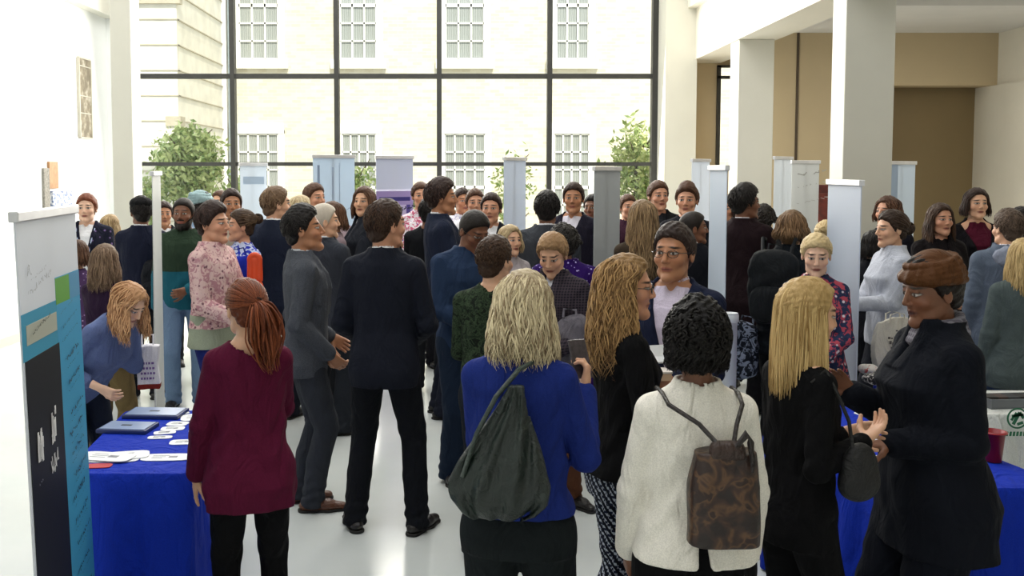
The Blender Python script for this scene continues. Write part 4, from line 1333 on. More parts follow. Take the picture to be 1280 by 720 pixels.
person('curls', 'woman with long wavy brown hair in a black top and blue-black patterned leggings', 783, 318, 3.52, 104, look=82, w=.9, fem=1,
       skin=FACE['light2'], hair=L_(('#4A3018', '#C09A68'), L=.36, wave=.018, n=520, spread=.022, vol=.014, freq=24, azmin=74), nod=4,
       top=('blouse', '#0B0B0D', dict(hem=.90, flare=.010, off=.018, wrk=.004)), bottom=('leggings', '#1C2238', dict(pattern='geo', h2='#A9AFBC', h3='#10131E', hem=.07)),
       arms=(A_(.16, .24, 1.10, e=(.5, -.8, -.6)), A_(.10, .36, 1.12, e=(.5, -.5, -.9), curl=.5)), feet=((.10, .05, 8), (.08, -.10, 8)), glasses=1)
person('blackdress', 'woman with long straight blonde hair in black long-sleeved top and black trousers, facing right', 1009, 347, 3.05, 112, look=98, fem=1,
       skin=FACE['light'], hair=L_(('#8E6E3E', '#DDBE84'), L=.31, wave=.004, n=560, spread=.012, vol=.007, azmin=68, freq=12), nod=8,
       top=('blouse', '#0C0C0E', dict(hem=.84, flare=.012, off=.012, wrk=.004)), bottom=('trousers', '#0B0B0D', dict(off=.003, taper=.004)), w=.80,
       arms=(A_(.13, .17, 1.20, n=(-.3, 0, .9), d=(-.1, .8, .45), curl=.3, e=(.2, -.7, -.9)), A_(.02, .22, 1.18, e=(.3, -.4, -.9), curl=.3)), feet=((.10, .05, 10), (.10, -.05, 10)))
person('headband', 'woman in a dark navy coat with wound brown headwrap, hands out over the blue table', 1166, 319, 3.27, -88, look=-82, fem=1,
       skin=FACE['brown'], lips='#5A2E28', hair=('wrap', '#0C0908', '#241A16', dict(wc='#54341C', z=.048, low=.022, full=1)), nod=10,
       top=('coat', '#10131B', dict(hem=.70, flare=.030, off=.028, scarf='#5E5A64', vz=1.36, open=0, wrk=.0035)), bottom=('trousers', '#10131C', dict(off=.03, taper=.03)), w=1.16, collar=0,
       arms=(A_(.08, .27, 1.24, n=(-.7, .2, -.3), d=(-.1, .7, .75), curl=.22, e=(.3, -.7, -.9)), A_(.10, .20, 1.10, n=(.0, .1, -1), d=(-.1, .9, -.1), curl=.25, e=(.5, -1, -.6))), feet=((.1, .05, 8), (.1, -.05, 8)))
person('maroon', 'woman with auburn ponytail in a maroon sweater standing at the left blue table', 307, 348, 3.62, -164, look=-148, fem=1,
       skin=FACE['light'], hair=('pony', '#421C10', '#8A4A2C', dict(L=.30, width=.05, wave=.014, tie=(.01, -.115, .03), sway=(.05, .01, 0))), nod=6,
       top=('sweater', '#561430', dict(hem=.78, flare=.018, off=.022, wrk=.006, neck=.03, belly=.012, cuff=.006)), bottom=('leggings', '#0C0C0E'),
       arms=(A_(.10, .34, 1.04, n=(-.6, .2, .4), curl=.6, e=(.6, -.6, -.7)), A_(.24, .10, .80, e=(.5, -.7, -.2), n=(-1, .1, 0), curl=.15)), w=.93, feet=((.11, .03, 10), (.10, -.03, 10)))
person('leaning', 'woman with wavy strawberry-blonde hair in a slate blue sweater, bent over the left blue table', 160, 353, 4.95, 62, look=66, fem=1,
       skin=FACE['pale'], hair=L_(('#8A5C3A', '#DCAE82'), L=.22, wave=.014, n=420, spread=.02, vol=.02, freq=26), nod=22, lean=40, H=1.50,
       top=('sweater', '#5C6A94', dict(hem=.82, off=.022, flare=.006, wrk=.005, neck=.022, cufff=.6)), bottom=('trousers', '#1C2230'),
       arms=(A_(.14, .34, .98, curl=.4), A_(.02, .26, 1.16, n=(0, -.6, -.4), curl=.6, e=(.8, -.2, -.9))))

# --- middle
person('suit', 'tall man with combed dark hair in a dark suit, back turned, left of centre', 482, 249, 5.13, 172, look=128,
       skin=FACE['light2'], hair=S_(('#1E1410', '#4A3426'), top=.004, t=.006, whorl=(170, 10), L=.045), w=.94,
       top=('jacket', '#1A1D27', dict(hem=.79, flare=.014, off=.020, vent=.93, ventw=.02)), bottom=('trousers', '#14161B', dict(off=.012, taper=.014)), shoes='#1A1614',
       arms=(A_(.12, .20, 1.00, n=(-.3, -.9, 0), e=(.6, -.7, -.5), curl=.7, d=(-.8,.5,0)), A_(.12, .20, 1.00, n=(-.3, -.9, 0), e=(.6, -.7, -.5))), feet=((.175, 0, 22), (.165, 0, 26)))
person('greysuit', 'man with short black hair in a grey suit and brown shoes, standing in profile', 379, 258, 5.5, 104, look=96,
       skin=FACE['tan'], hair=S_(BLK, top=.012, t=.006, whorl=(180, 30), L=.035), nod=-6,
       top=('jacket', '#42454C', dict(hem=.80, pattern='tweed', h2='#50535A', flare=.012, gap=.3)), bottom=('trousers', '#33363D', dict(off=.012, taper=.016)), shoes='#5C3420', under=('#D8DCE4',),
       arms=(A_(.16, .12, .93, n=(-.7, .4, 0), e=(.3, -1, -.2), curl=.5), A_(.15, .16, .98, e=(.3, -1, -.2), curl=.5)), feet=((.09, .03, 6), (.09, -.03, 6)))
person('bluedark', 'man in a dark blue shirt looking down, dark hair, behind the blonde woman in blue', 592, 262, 5.95, 20, look=36,
       skin=FACE['brown'], hair=('buzz', '#100C0A', '#241C18'), nod=28, w=1.10, glasses=1,
       top=('shirt', '#24344E', dict(hem=.80, off=.02, col=1, wrk=.003)), bottom=('trousers', '#1A2638', dict(off=.018, taper=.02)), arms=(CLASP, CLASP), feet=((.12, 0, 10), (.12, .04, 12)))
person('camo', 'man with close-cut dark hair in a mottled green top seen from behind', 619, 294, 4.75, 166, look=140,
       skin=FACE['light'], hair=S_(('#2A1C14', '#4C3626'), t=.007, top=.003, L=.02), top=('sweater', '#222C20', dict(pattern='camo', h2='#3A4A34', h3='#161C16')),
       bottom=('trousers', '#20242A'), arms=(CLASP, CLASP), w=.98)
person('plaidman', 'fair-haired young man in a dark plaid jacket looking down, brown trousers and black boots', 691, 291, 5.5, -28, look=-22,
       skin=FACE['light'], hair=S_(('#7A5C3E', '#B8946C'), t=.011, top=.006), nod=24, boots=1, shoes='#1A1614',
       top=('jacket', '#24222A', dict(pattern='plaid', h2='#4A4048', scale=3, vz=1.34, open=0)), bottom=('trousers', '#5A3826', dict(off=.008, taper=.01)), under=('#C8C8D0',),
       arms=(BENT, A_(.12, .26, 1.05, curl=.6)), feet=((.10, .05, 20), (.12, -.05, 60)))
person('glassesman', 'man with glasses in a navy suit over an open lilac shirt facing the wavy-haired woman', 843, 279, 4.25, -28, look=-34,
       skin=FACE['tan'], hair=S_(('#1C1412', '#40302A'), t=.006, top=.006, whorl=(150, 15), L=.045), glasses=1, w=1.0,
       top=('jacket', '#1C2238', dict(vw=.22, vz=1.10)), under=('#CFC4D8',), bottom=('trousers', '#181C2A'),
       arms=(A_(.10, .30, 1.06, n=(-.3, -.2, .8), curl=.4), A_(.08, .27, 1.10, curl=.5)))
person('greyback', 'older man with pale thinning hair in a charcoal suit behind the grey-suited man', 405, 254, 7.0, 150, look=110,
       skin=FACE['light'], hair=('buzz', '#A89C8C', '#CFC6B8'), top=('jacket', '#33363E', {}), bottom=('trousers', '#22252B', dict(off=.02)), shoes='#221C1A',
       arms=(BENT, BENT), feet=((.1, .1, 40), (.1, 0, 10)))
person('pink', 'man with dark hair in a pink floral shirt in profile over a long sage tunic', 266, 254, 6.3, 75, look=72,
       skin=FACE['light2'], hair=S_(DKB, t=.013, top=.010, L=.05), w=1.04,
       top=('shirt', '#D8B8B4', dict(pattern='floral', h2='#B88890', h3='#7A5560', sleeves='long', hem=.95, off=.022, cufff=.85)), bottom=('skirt', '#98A08C', dict(hem=.82, flare=.10)), legs='#1A2466',
       arms=(A_(.14, .26, 1.02, n=(-.3, 0, -.9)), BENT))
person('greensweater', 'man in a dark green sweater with a teal lower band, behind the pink-shirted figure', 229, 247, 7.9, 12, look=0,
       skin=FACE['brown'], hair=('buzz', '#14100E', '#2A221E'), beard='#14100E', w=1.08,
       top=('sweater', '#1E5A6A', dict(pattern='bands', h2='#2A3A2C', scale=1.14, hem=.84, vneck=0)), bottom=('trousers', '#6E86A4', {}), arms=(DOWN, CLASP))
person('navycap', 'man in a black flat cap and navy suit seen from behind, beside the left column', 176, 245, 8.2, 178, look=-150,
       skin=FACE['brown'], hair=S_(BLK), top=('jacket', '#1A1E30', {}), bottom=('trousers', '#15171E', {}), arms=(CLASP, CLASP))
person('floralman', 'man with reddish hair in a navy jacket and patterned scarf near the left wall', 108, 242, 8.8, 10, look=8,
       skin=FACE['pale'], hair=S_(('#5A2C1C', '#8E5238')), top=('jacket', '#1A1C2C', dict(pattern='dots', h2='#6E5A86', scale=.6)), bottom=('trousers', '#2A1C34', {}), arms=(DOWN, CLASP), lanyard='#B8C4E0')
person('tanback', 'woman with sandy hair partly hidden by the left column', 138, 268, 9.4, 150, fem=1, skin=FACE['light'], hair=L_(('#7C6444', '#BFA780'), L=.2), top=('sweater', '#4A3A30', {}), arms=(CLASP, CLASP))
person('brownback', 'woman with long light-brown hair seen from behind at far left, dark purple top', 131, 305, 6.1, 165, fem=1, skin=FACE['light'],
       hair=L_(('#4E3A2C', '#8E7660'), L=.24, wave=.008), top=('sweater', '#2A1A30', {}), bottom=('trousers', '#6A5A3C', {}), arms=(CLASP, CLASP))
person('headscarf', 'woman with a striped pale blue headscarf behind the pink-shirted figure', 252, 240, 8.9, 100, fem=1, skin=FACE['brown'],
       hair=('wrap', '#14100E', '#2A2420', dict(wc='#8FA8AC', z=.05, low=.02)), top=('sweater', '#8CA4C4', {}), arms=(CLASP, CLASP))
person('facetan', 'man with short dark hair beside the pale banner, face turned to the camera', 289, 236, 8.6, 20, skin=FACE['tan'], hair=S_(DKB), top=('shirt', '#B4A898', {}), arms=(DOWN, CLASP))
person('bluefloral', 'woman in a blue and white floral dress carrying a blue bag, behind the auburn ponytail', 301, 262, 7.2, -40, look=-70, fem=1, skin=FACE['light2'],
       hair=('bun', '#2A1C16', '#54402E', {}), top=('blouse', '#C4CCE6', dict(pattern='floral', h2='#2A38B0', hem=.8)), bottom=('skirt', '#B8C2E2', dict(pattern='floral', h2='#2C3AAA', hem=.4)), arms=(CLASP, BENT))
person('navyback', 'man with brown hair in a navy suit seen from behind left of centre', 345, 233, 7.55, 170, look=120, skin=FACE['light'], w=1.1,
       hair=S_(('#4A3626', '#8A7056')), top=('jacket', '#222838', {}), bottom=('trousers', '#1A1D26', {}), arms=(CLASP, DOWN))
person('laughing', 'man with brown hair laughing, face above the navy suit left of centre', 393, 229, 9.2, 60, look=50, skin=FACE['light2'], hair=S_(BRN), top=('shirt', '#B8A890', {}), arms=(CLASP, CLASP))
person('greyfair', 'fair-haired woman between the navy and charcoal suits', 376, 244, 8.45, 120, fem=1, skin=FACE['pale'], hair=L_(('#9A8462', '#D6C8A4'), L=.12), top=('sweater', '#C8BEB0', {}), arms=(CLASP, CLASP))
person('brownbun', 'woman with brown hair just right of the pale-haired man', 415, 252, 7.95, -60, fem=1, skin=FACE['light2'], hair=L_(BRN, L=.14), top=('sweater', '#7E6E74', {}), arms=(CLASP, CLASP))
person('darkcoat', 'woman with dark hair in a charcoal coat beside the purple banner', 455, 233, 8.4, -70, look=-20, fem=1, skin=FACE['light'], hair=L_(BRN, L=.16), top=('coat', '#23262E', {}), arms=(CLASP, BENT), under=('#9A9A9E',))
person('whitefloral', 'woman in a white and pink floral top right of the purple banner', 526, 228, 9.5, 10, fem=1, skin=FACE['light2'], hair=('bun', '#33211A', '#6A4A36', {}), top=('blouse', '#E4DCE4', dict(pattern='floral', h2='#C05C7A', h3='#5A5A9A')), bottom=('trousers', '#1E1E24', {}), arms=(CLASP, DOWN))
person('navyprofile', 'man with dark hair in a navy suit standing in profile, right of the central suit', 552, 224, 7.6, 100, look=92, skin=FACE['tan'], hair=S_(DKB, t=.013, top=.01), top=('jacket', '#1E2436', {}), bottom=('trousers', '#191C28', {}), arms=(CLASP, CLASP))
person('redface', 'man behind the navy-suited profile, white shirt', 578, 235, 10.0, 20, skin=FACE['tan'], hair=S_(DKB), top=('shirt', '#E2E0E8', dict(pattern='floral', h2='#A8A8C8')), arms=(CLASP, CLASP))
person('smiler', 'man with brown hair and white shirt smiling towards the camera', 594, 236, 9.2, 5, skin=FACE['light2'], hair=S_(BRN), top=('shirt', '#E6E6EC', {}), arms=(CLASP, CLASP), lanyard='#5A5AA8')
person('darkjacketface', 'man in a dark jacket over white shirt left of the tall white banner', 614, 241, 8.3, -10, skin=FACE['light2'], hair=S_(DKB), top=('jacket', '#1C1E28', {}), arms=(CLASP, CLASP))
person('greycoatback', 'man with black hair in a grey coat, back turned, right of a narrow banner', 684, 239, 7.4, 176, look=170, skin=FACE['brown'], w=1.12, hair=S_(BLK, t=.012, top=.006), top=('jacket', '#3B3E44', {}), bottom=('trousers', '#24262C', {}), arms=(CLASP, CLASP))
person('facer', 'man in a dark blazer and pale shirt facing the grey coat', 717, 228, 8.6, -25, look=-12, skin=FACE['tan'], hair=S_(DKB), top=('jacket', '#1F1D2A', dict(vw=.26)), under=('#D8D4E0',), arms=(CLASP, DOWN))
person('behindbanner', 'man partly hidden behind the grey banner, dark jacket', 741, 243, 9.4, -30, skin=FACE['brown'], hair=S_(BLK), top=('jacket', '#2A1A2C', {}), arms=(CLASP, CLASP))
person('purple', 'woman in a dark purple dress with pale dots seen from behind, under the grey banner', 704, 283, 6.35, 160, look=-160, fem=1, w=1.3, skin=FACE['brown'], nod=10,
       hair=('curly', '#14100E', '#34302C', dict(L=.03)), top=('blouse', '#2A1056', dict(pattern='dots', h2='#B8A8E0', off=.03)), bottom=('skirt', '#2A1056', dict(pattern='dots', h2='#B8A8E0', hem=.4)), arms=(CLASP, CLASP))
person('longblonde', 'woman with long dark-blonde hair seen from behind near the right pier', 803, 250, 6.6, 170, look=-160, fem=1, skin=FACE['light'],
       hair=L_(('#4E3A28', '#A08460'), L=.42, wave=.008, n=500), top=('blouse', '#3A3026', {}), arms=(CLASP, CLASP))
person('pierman', 'man with brown hair in a black jacket in front of the right pier', 823, 226, 9.0, 0, look=10, skin=FACE['light2'], hair=S_(BRN), top=('jacket', '#16171C', {}), arms=(CLASP, CLASP), under=('#24262C',))
person('pierman2', 'man with tousled dark hair in dark shirt right of the man at the pier', 859, 230, 8.3, -25, look=-20, skin=FACE['light2'], hair=S_(BRN, top=.016), top=('shirt', '#16171E', {}), arms=(CLASP, CLASP))
person('shavenman', 'man with close-shaven head in a dark suit behind the navy-suited man with glasses', 867, 264, 7.2, 150, look=90, skin=FACE['brown'], hair=('buzz', '#14100E', '#2A221E'), top=('jacket', '#15171E', {}), arms=(CLASP, CLASP), w=1.0)
person('longcoat', 'man with black hair in a black and maroon long coat right of the pale banner', 932, 232, 7.7, 140, look=100, skin=FACE['brown'], hair=S_(BLK, t=.014, top=.012), top=('coat', '#1E1216', dict(hem=.55)), bottom=('trousers', '#101014', {}), arms=(CLASP, CLASP))
person('packman', 'man with wavy brown hair in a black jacket carrying a black backpack', 990, 263, 6.2, 150, look=150, skin=FACE['light'], w=1.1, hair=L_(('#3A2818', '#8E6E4E'), L=.07, wave=.01), top=('puffer', '#191D22', dict(off=.035)), bottom=('trousers', '#121418', {}), arms=(CLASP, CLASP))
person('baldface', 'woman with fair hair pulled back looking down, right of the wavy-haired backpacker', 1021, 292, 5.3, -20, look=-18, fem=1, skin=FACE['pale'], nod=14, hair=('bun', '#B89C6C', '#E0CCA0', {}), top=('blouse', '#2A3450', dict(pattern='floral', h2='#B04A5A', h3='#D8D0D8')), arms=(CLASP, CLASP))
person('whitetop', 'woman with dark hair in a bun and white-grey top in profile beside the tote bag', 1115, 263, 6.4, -85, look=-84, fem=1, skin=FACE['light'], hair=('bun', '#1E1612', '#4A382C', dict(tie=(0, -.10, -.01), br=.045)), top=('blouse', '#BEC2CE', dict(off=.026)), bottom=('trousers', '#2A2C34', {}), arms=(A_(.10, .32, 1.06, n=(0, 0, -1)), A_(.05, .30, 1.12)), nod=4)
person('bluevest', 'woman in a black and royal blue jacket behind the white-topped woman', 1110, 245, 7.9, -40, look=-60, fem=1, skin=FACE['light2'], hair=L_(BRN, L=.1, wave=.012), top=('jacket', '#181822', dict(pattern='plain')), under=('#2A2A9A',), arms=(CLASP, DOWN))
person('longdark', 'woman with long dark hair in a black coat against the tan alcove wall', 1176, 254, 7.3, -5, look=5, fem=1, skin=FACE['light2'], hair=L_(('#241812', '#4E3828'), L=.26, azmin=60), top=('coat', '#161214', {}), under=('#1A1618',), arms=(CLASP, CLASP))
person('maroonblouse', 'woman with dark hair, black cardigan and maroon top against the alcove edge', 1221, 235, 8.1, -5, look=-5, fem=1, skin=FACE['light'], hair=L_(('#1E1410', '#46322A'), L=.12, azmin=62), top=('jacket', '#141216', dict(vw=.4)), under=('#4A1226',), bottom=('trousers', '#3A0E1E', {}), arms=(CLASP, CLASP))
person('hooded', 'person with brown hair in a blue-grey hooded coat at the right edge', 1261, 261, 6.4, 165, look=-170, skin=FACE['light'], hair=S_(('#33261E', '#6A584A')), top=('coat', '#5A6474', dict(hood=1, hoodc='#8A90A0', hem=.6)), bottom=('trousers', '#4A5260', {}), arms=(CLASP, DOWN))
person('edgeblonde', 'woman with straight blonde hair in a grey-green coat and jeans at the right edge', 1280, 298, 5.6, 172, fem=1, skin=FACE['light'], hair=L_(('#8E7448', '#D8BC86'), L=.27, wave=.004), top=('coat', '#4C5656', dict(hem=.78)), bottom=('trousers', '#5E7488', {}), arms=(CLASP, DOWN))
# --- further heads between the nearer groups
for i, (pid, lab, px, py, d, fc, fem, sk, hr, tp_) in enumerate([
    ('f1', 'man with dark hair under the tree at the left end of the windows', 205, 252, 9.6, 20, 0, 'tan', S_(DKB), ('jacket', '#20242A', {})),
    ('f2', 'woman with grey-brown hair left of the pale banner, far back', 275, 238, 10.2, -20, 1, 'light', L_(BRN, L=.1), ('blouse', '#C8A8A0', {})),
    ('f4', 'man far back in a black top right of the floral top', 536, 247, 8.5, 170, 0, 'brown', S_(BLK), ('sweater', '#17181C', {})),
    ('f5', 'fair-haired woman behind the man looking down in dark blue', 638, 281, 7.0, 30, 1, 'light', L_(('#8A7452', '#CBB68E'), L=.12), ('blouse', '#A8A0A4', {})),
    ('f6', 'man in a pale shirt far back beside the right tree', 785, 243, 9.8, 10, 0, 'light2', S_(BRN), ('shirt', '#3A2030', {})),
    ('f7', 'woman with reddish face behind the pale banner at the colonnade', 908, 244, 8.8, -30, 1, 'light2', L_(DKB, L=.1), ('blouse', '#8A3A4A', {})),
    ('f8', 'woman with light hair far back near the brown cabinet', 1032, 276, 7.6, 150, 1, 'pale', ('bun', '#B89C6C', '#E0CCA0', {}), ('blouse', '#C8B8A8', {})),
    ('f9', 'woman in a black coat between banner and bun-haired woman', 1092, 288, 6.95, 160, 1, 'light', L_(BLK, L=.12), ('coat', '#14151B', {})),
    ('f10', 'person with dark short hair beyond the hooded coat', 1277, 259, 6.95, 150, 0, 'tan', S_(BLK), ('jacket', '#2A2C34', {})),
    ('f11', 'woman with light-brown hair in a purple top, far left beside the banner edge', 97, 300, 7.2, 160, 1, 'light', L_(BRN, L=.14), ('blouse', '#4A3458', dict(pattern='dots', h2='#A890B8'))),
    ('f12', 'man with dark hair beyond the black-haired long coat', 955, 258, 9.3, 170, 0, 'brown', ('curly', '#0E0C0A', '#2A2420', dict(L=.05)), ('sweater', '#202226', {})),
]):
    person(pid, lab, px, py, d, fc, fem=fem, skin=FACE[sk], hair=hr, top=tp_, arms=(CLASP, CLASP))

# ------------------------------------------------------------------ banners
def banner(a, b, ztop, label, group=None, face='#E9ECF2', rects=(), scrib=(), lean=0.0, barc='#D8D8DA', side=1, name='rollup_banner'):
    """a, b: (x, y) of the panel's two ends, left to right as seen; rects: (u0, u1, v0, v1, colour), v down from the top"""
    a = Vector((a[0], a[1], 0)); b = Vector((b[0], b[1], 0)); c = (a + b) / 2; w = (b - a).length
    rz = math.atan2(b.y - a.y, b.x - a.x)
    r = empty(name, (c.x, c.y, 0), rz, label, 'banner', group)
    h = ztop - .07
    MB().box(-w / 2 - .02, w / 2 + .02, -.07, .07, .0, .065).build('base', plain('brushed_base', '#A9ABAE', .35, .7), r, bevel=.01)
    Sh = Matrix.Shear('XY', 4, (0, 0)) if 0 else Matrix.Identity(4)
    L = Matrix.Rotation(lean, 4, 'X')
    T = Matrix.Translation((0, 0, .06)) @ L
    MB().box(-w / 2, w / 2, -.003, .003, 0, h).build('panel', vinyl(face), r, M=T)
    MB().box(-w / 2 - .01, w / 2 + .01, -.016, .016, h - .012, h + .022).build('top_bar', plain('banner_bar', barc, .35, .3), r, M=T, bevel=.004)
    MB().tube([(0, .035, 0), (0, .02, h)], .010, 8).build('pole', plain('pole_metal', '#8E9094', .3, .8), r, M=T, smooth=True)
    by = {}
    for k, (u0, u1, v0, v1, colr) in enumerate(rects):
        mb = by.setdefault(colr, MB()); e = .0035 + .0004 * k
        mb.box(-w / 2 + u0 * w, -w / 2 + u1 * w, -e, -.0025, h * (1 - v1), h * (1 - v0))
    for colr, mb in by.items(): mb.build('print', vinyl(colr), r, M=T)
    if scrib:
        bs = {}
        for (u, v, wd, ht, n, colr, seed, th) in scrib:
            rng = random.Random(seed); mb = bs.setdefault((colr, seed), MB())
            x = -w / 2 + u * w; z = h * (1 - v)
            for k in range(n):
                x0 = x + wd * k / n; 
                pts = [(x0 + rng.uniform(0, wd / n * 1.2), z + rng.uniform(-ht, ht) + k * wd / n * .2) for _ in range(rng.choice((2, 3, 3, 4)))]
                for (p0, p1) in zip(pts[:-1], pts[1:]):
                    d = Vector((p1[0] - p0[0], p1[1] - p0[1])); 
                    if d.length < 1e-4: continue
                    q = Vector((-d.y, d.x)).normalized() * th
                    y_ = -.0085
                    mb.quad((p0[0] - q.x, y_, p0[1] - q.y), (p1[0] - q.x, y_, p1[1] - q.y), (p1[0] + q.x, y_, p1[1] + q.y), (p0[0] + q.x, y_, p0[1] + q.y))
        for (colr, _s), mb in bs.items(): mb.build('lettering', plain('lettering_ink', colr, .6), r, M=T)
    return r
def pxb(px0, d0, px1, d1, pyt):
    A = at(px0, pyt, d0); B = at(px1, pyt, d1)
    return (A.x, A.y), (B.x, B.y), at((px0 + px1) / 2, pyt, (d0 + d1) / 2).z

A0 = at(12, 270, 3.0); B0 = at(88, 259, 3.67)
sx = .065
rects = [(.0, .56, .175, .262, '#4FB4D6'), (.55, 1.0, .13, 1.0, '#55B9E2'), (.55, .80, .132, .185, '#7FC65A'), (.80, 1.0, .132, .185, '#6CB6DE'),
         (.06, .54, .198, .235, '#DAD9C8'), (.02, .56, .262, 1.0, '#23262E')]
scr = [(.10, .098, .045, .022, 3, '#A9ABAE', 1, .0020), (.10, .14, .26, .012, 14, '#B4B6B8', 2, .0016), (.14, .118, .18, .006, 9, '#BEBFC2', 22, .001),
       (.12, .217, .20, .006, 14, '#5C604C', 3, .0014),
       (.60, .205, .16, .004, 12, '#3D87A8', 4, .0011), (.60, .236, .20, .006, 12, '#2F7A9C', 5, .0012), (.60, .263, .20, .005, 12, '#2F7A9C', 6, .0012)]
for k, v_ in enumerate((.305, .355, .42, .465, .505, .555, .60, .65, .70, .76, .82)):
    scr.append((.64 + .02 * (k % 3), v_, .17, .011, 11, '#123A52', 10 + k, .0024)); scr.append((.66, v_ + .018, .16, .003, 9, '#2A6C8C', 40 + k, .0010))
scr += [(.12, .435, .05, .060, 9, '#F2F2F2', 60, .0075), (.34, .415, .05, .060, 9, '#F2F2F2', 61, .0075), (.30, .49, .09, .035, 8, '#D8D8D8', 62, .003), (.10, .50, .05, .003, 3, '#8A8A8E', 63, .002)]
banner((A0.x + sx, A0.y), (B0.x + sx, B0.y), 1.815, 'tall white banner with light blue strip and dark panel beside the left blue table', rects=rects, scrib=scr, lean=-.028)
G = 'pull-up banners standing around the hall'
a, b, z = pxb(1036, 5.95, 1077, 5.3, 227)
banner(a, b, z, 'tall blank white banner seen nearly edge-on in front of the tote bag', G, '#D9E1EE')
a, b, z = pxb(300, 9.7, 333, 9.9, 205)
banner(a, b, z, 'pale bluish-white banner left of centre, over the navy suit', G, '#E6EEF6', [(.1, .9, .06, .10, '#C9DAEA')])
a, b, z = pxb(391, 9.55, 443, 9.75, 195)
banner(a, b, z, 'wide pale blue banner with faint print, centre left at the windows', G, '#CFDDEA', [(.10, .16, .04, .16, '#A9BCD4'), (.45, .49, .05, .22, '#B6C6DC'), (.62, .64, .03, .30, '#BCCDE0'), (.3, .9, .34, .42, '#D8C4CC'), (.1, .95, .45, .52, '#8FBAD8'), (.1, .95, .60, .62, '#6AA4CC')],
       [(.2, .28, .3, .01, 14, '#8898B4', 3, .002), (.2, .37, .35, .008, 12, '#B07C8C', 5, .002)])
a, b, z = pxb(470, 9.9, 516, 10.1, 196)
banner(a, b, z, 'purple and white printed banner behind the central suit', G, '#E4E4F2', [(.0, 1, .0, .16, '#DDE4F2'), (0, 1, .17, .62, '#B0A0D0'), (.08, .92, .20, .22, '#453E8C'), (.08, .80, .24, .36, '#D8D0EC'), (.82, .92, .24, .36, '#5A4C9A'), (.1, .9, .38, .40, '#7A6CB4'), (.1, .9, .42, .50, '#4C4494'), (0, 1, .62, 1, '#C4B4DC')],
       [(.16, .28, .4, .02, 12, '#2C2850', 8, .006), (.2, .33, .35, .015, 8, '#3C3868', 9, .005)])
a, b, z = pxb(630, 9.1, 657, 9.45, 198)
banner(a, b, z, 'tall narrow white banner at the windows right of centre', G, '#D8E0EC')
a, b, z = pxb(743, 7.2, 775, 7.45, 210)
banner(a, b, z, 'narrow grey-white banner above the dark purple dress', G, '#B9BDC0')
a, b, z = pxb(865, 10.0, 887, 10.3, 200)
banner(a, b, z, 'white banner by the wall behind the man with tousled hair', G, '#E4E9F0')
a, b, z = pxb(888, 6.3, 909, 5.95, 209)
banner(a, b, z, 'narrow white banner with faint blue script in front of the second column', G, '#DCE6F2', scrib=[(.3, .45, .2, .02, 12, '#8AA4C8', 4, .003), (.3, .6, .2, .02, 12, '#9AB2D0', 5, .003)])
a, b, z = pxb(968, 9.6, 990, 9.9, 197)
banner(a, b, z, 'white banner between the two columns, left of the lettered one', G, '#E6EAEE')
a, b, z = pxb(990, 9.3, 1024, 9.35, 202)
banner(a, b, z, 'white lettered banner beside the dark red cabinet', G, '#E4E6E6', [(.1, .9, .62, .64, '#C4C8CC')], [(.2, .06, .5, .02, 8, '#A8A8A4', 7, .004), (.2, .12, .5, .008, 12, '#B8B8B4', 8, .002), (.15, .2, .6, .006, 12, '#C0C0BC', 9, .002)])
a, b, z = pxb(1110, 9.0, 1144, 9.2, 203)
banner(a, b, z, 'two-tone pale banner against the tan alcove', G, '#DCE6F0', [(.0, .36, 0, 1, '#C2D4E8')])
a, b, z = pxb(190, 6.8, 200, 7.3, 216)
banner(a, b, z, 'thin white banner edge beside the black flat cap', G, '#E2E4E2')

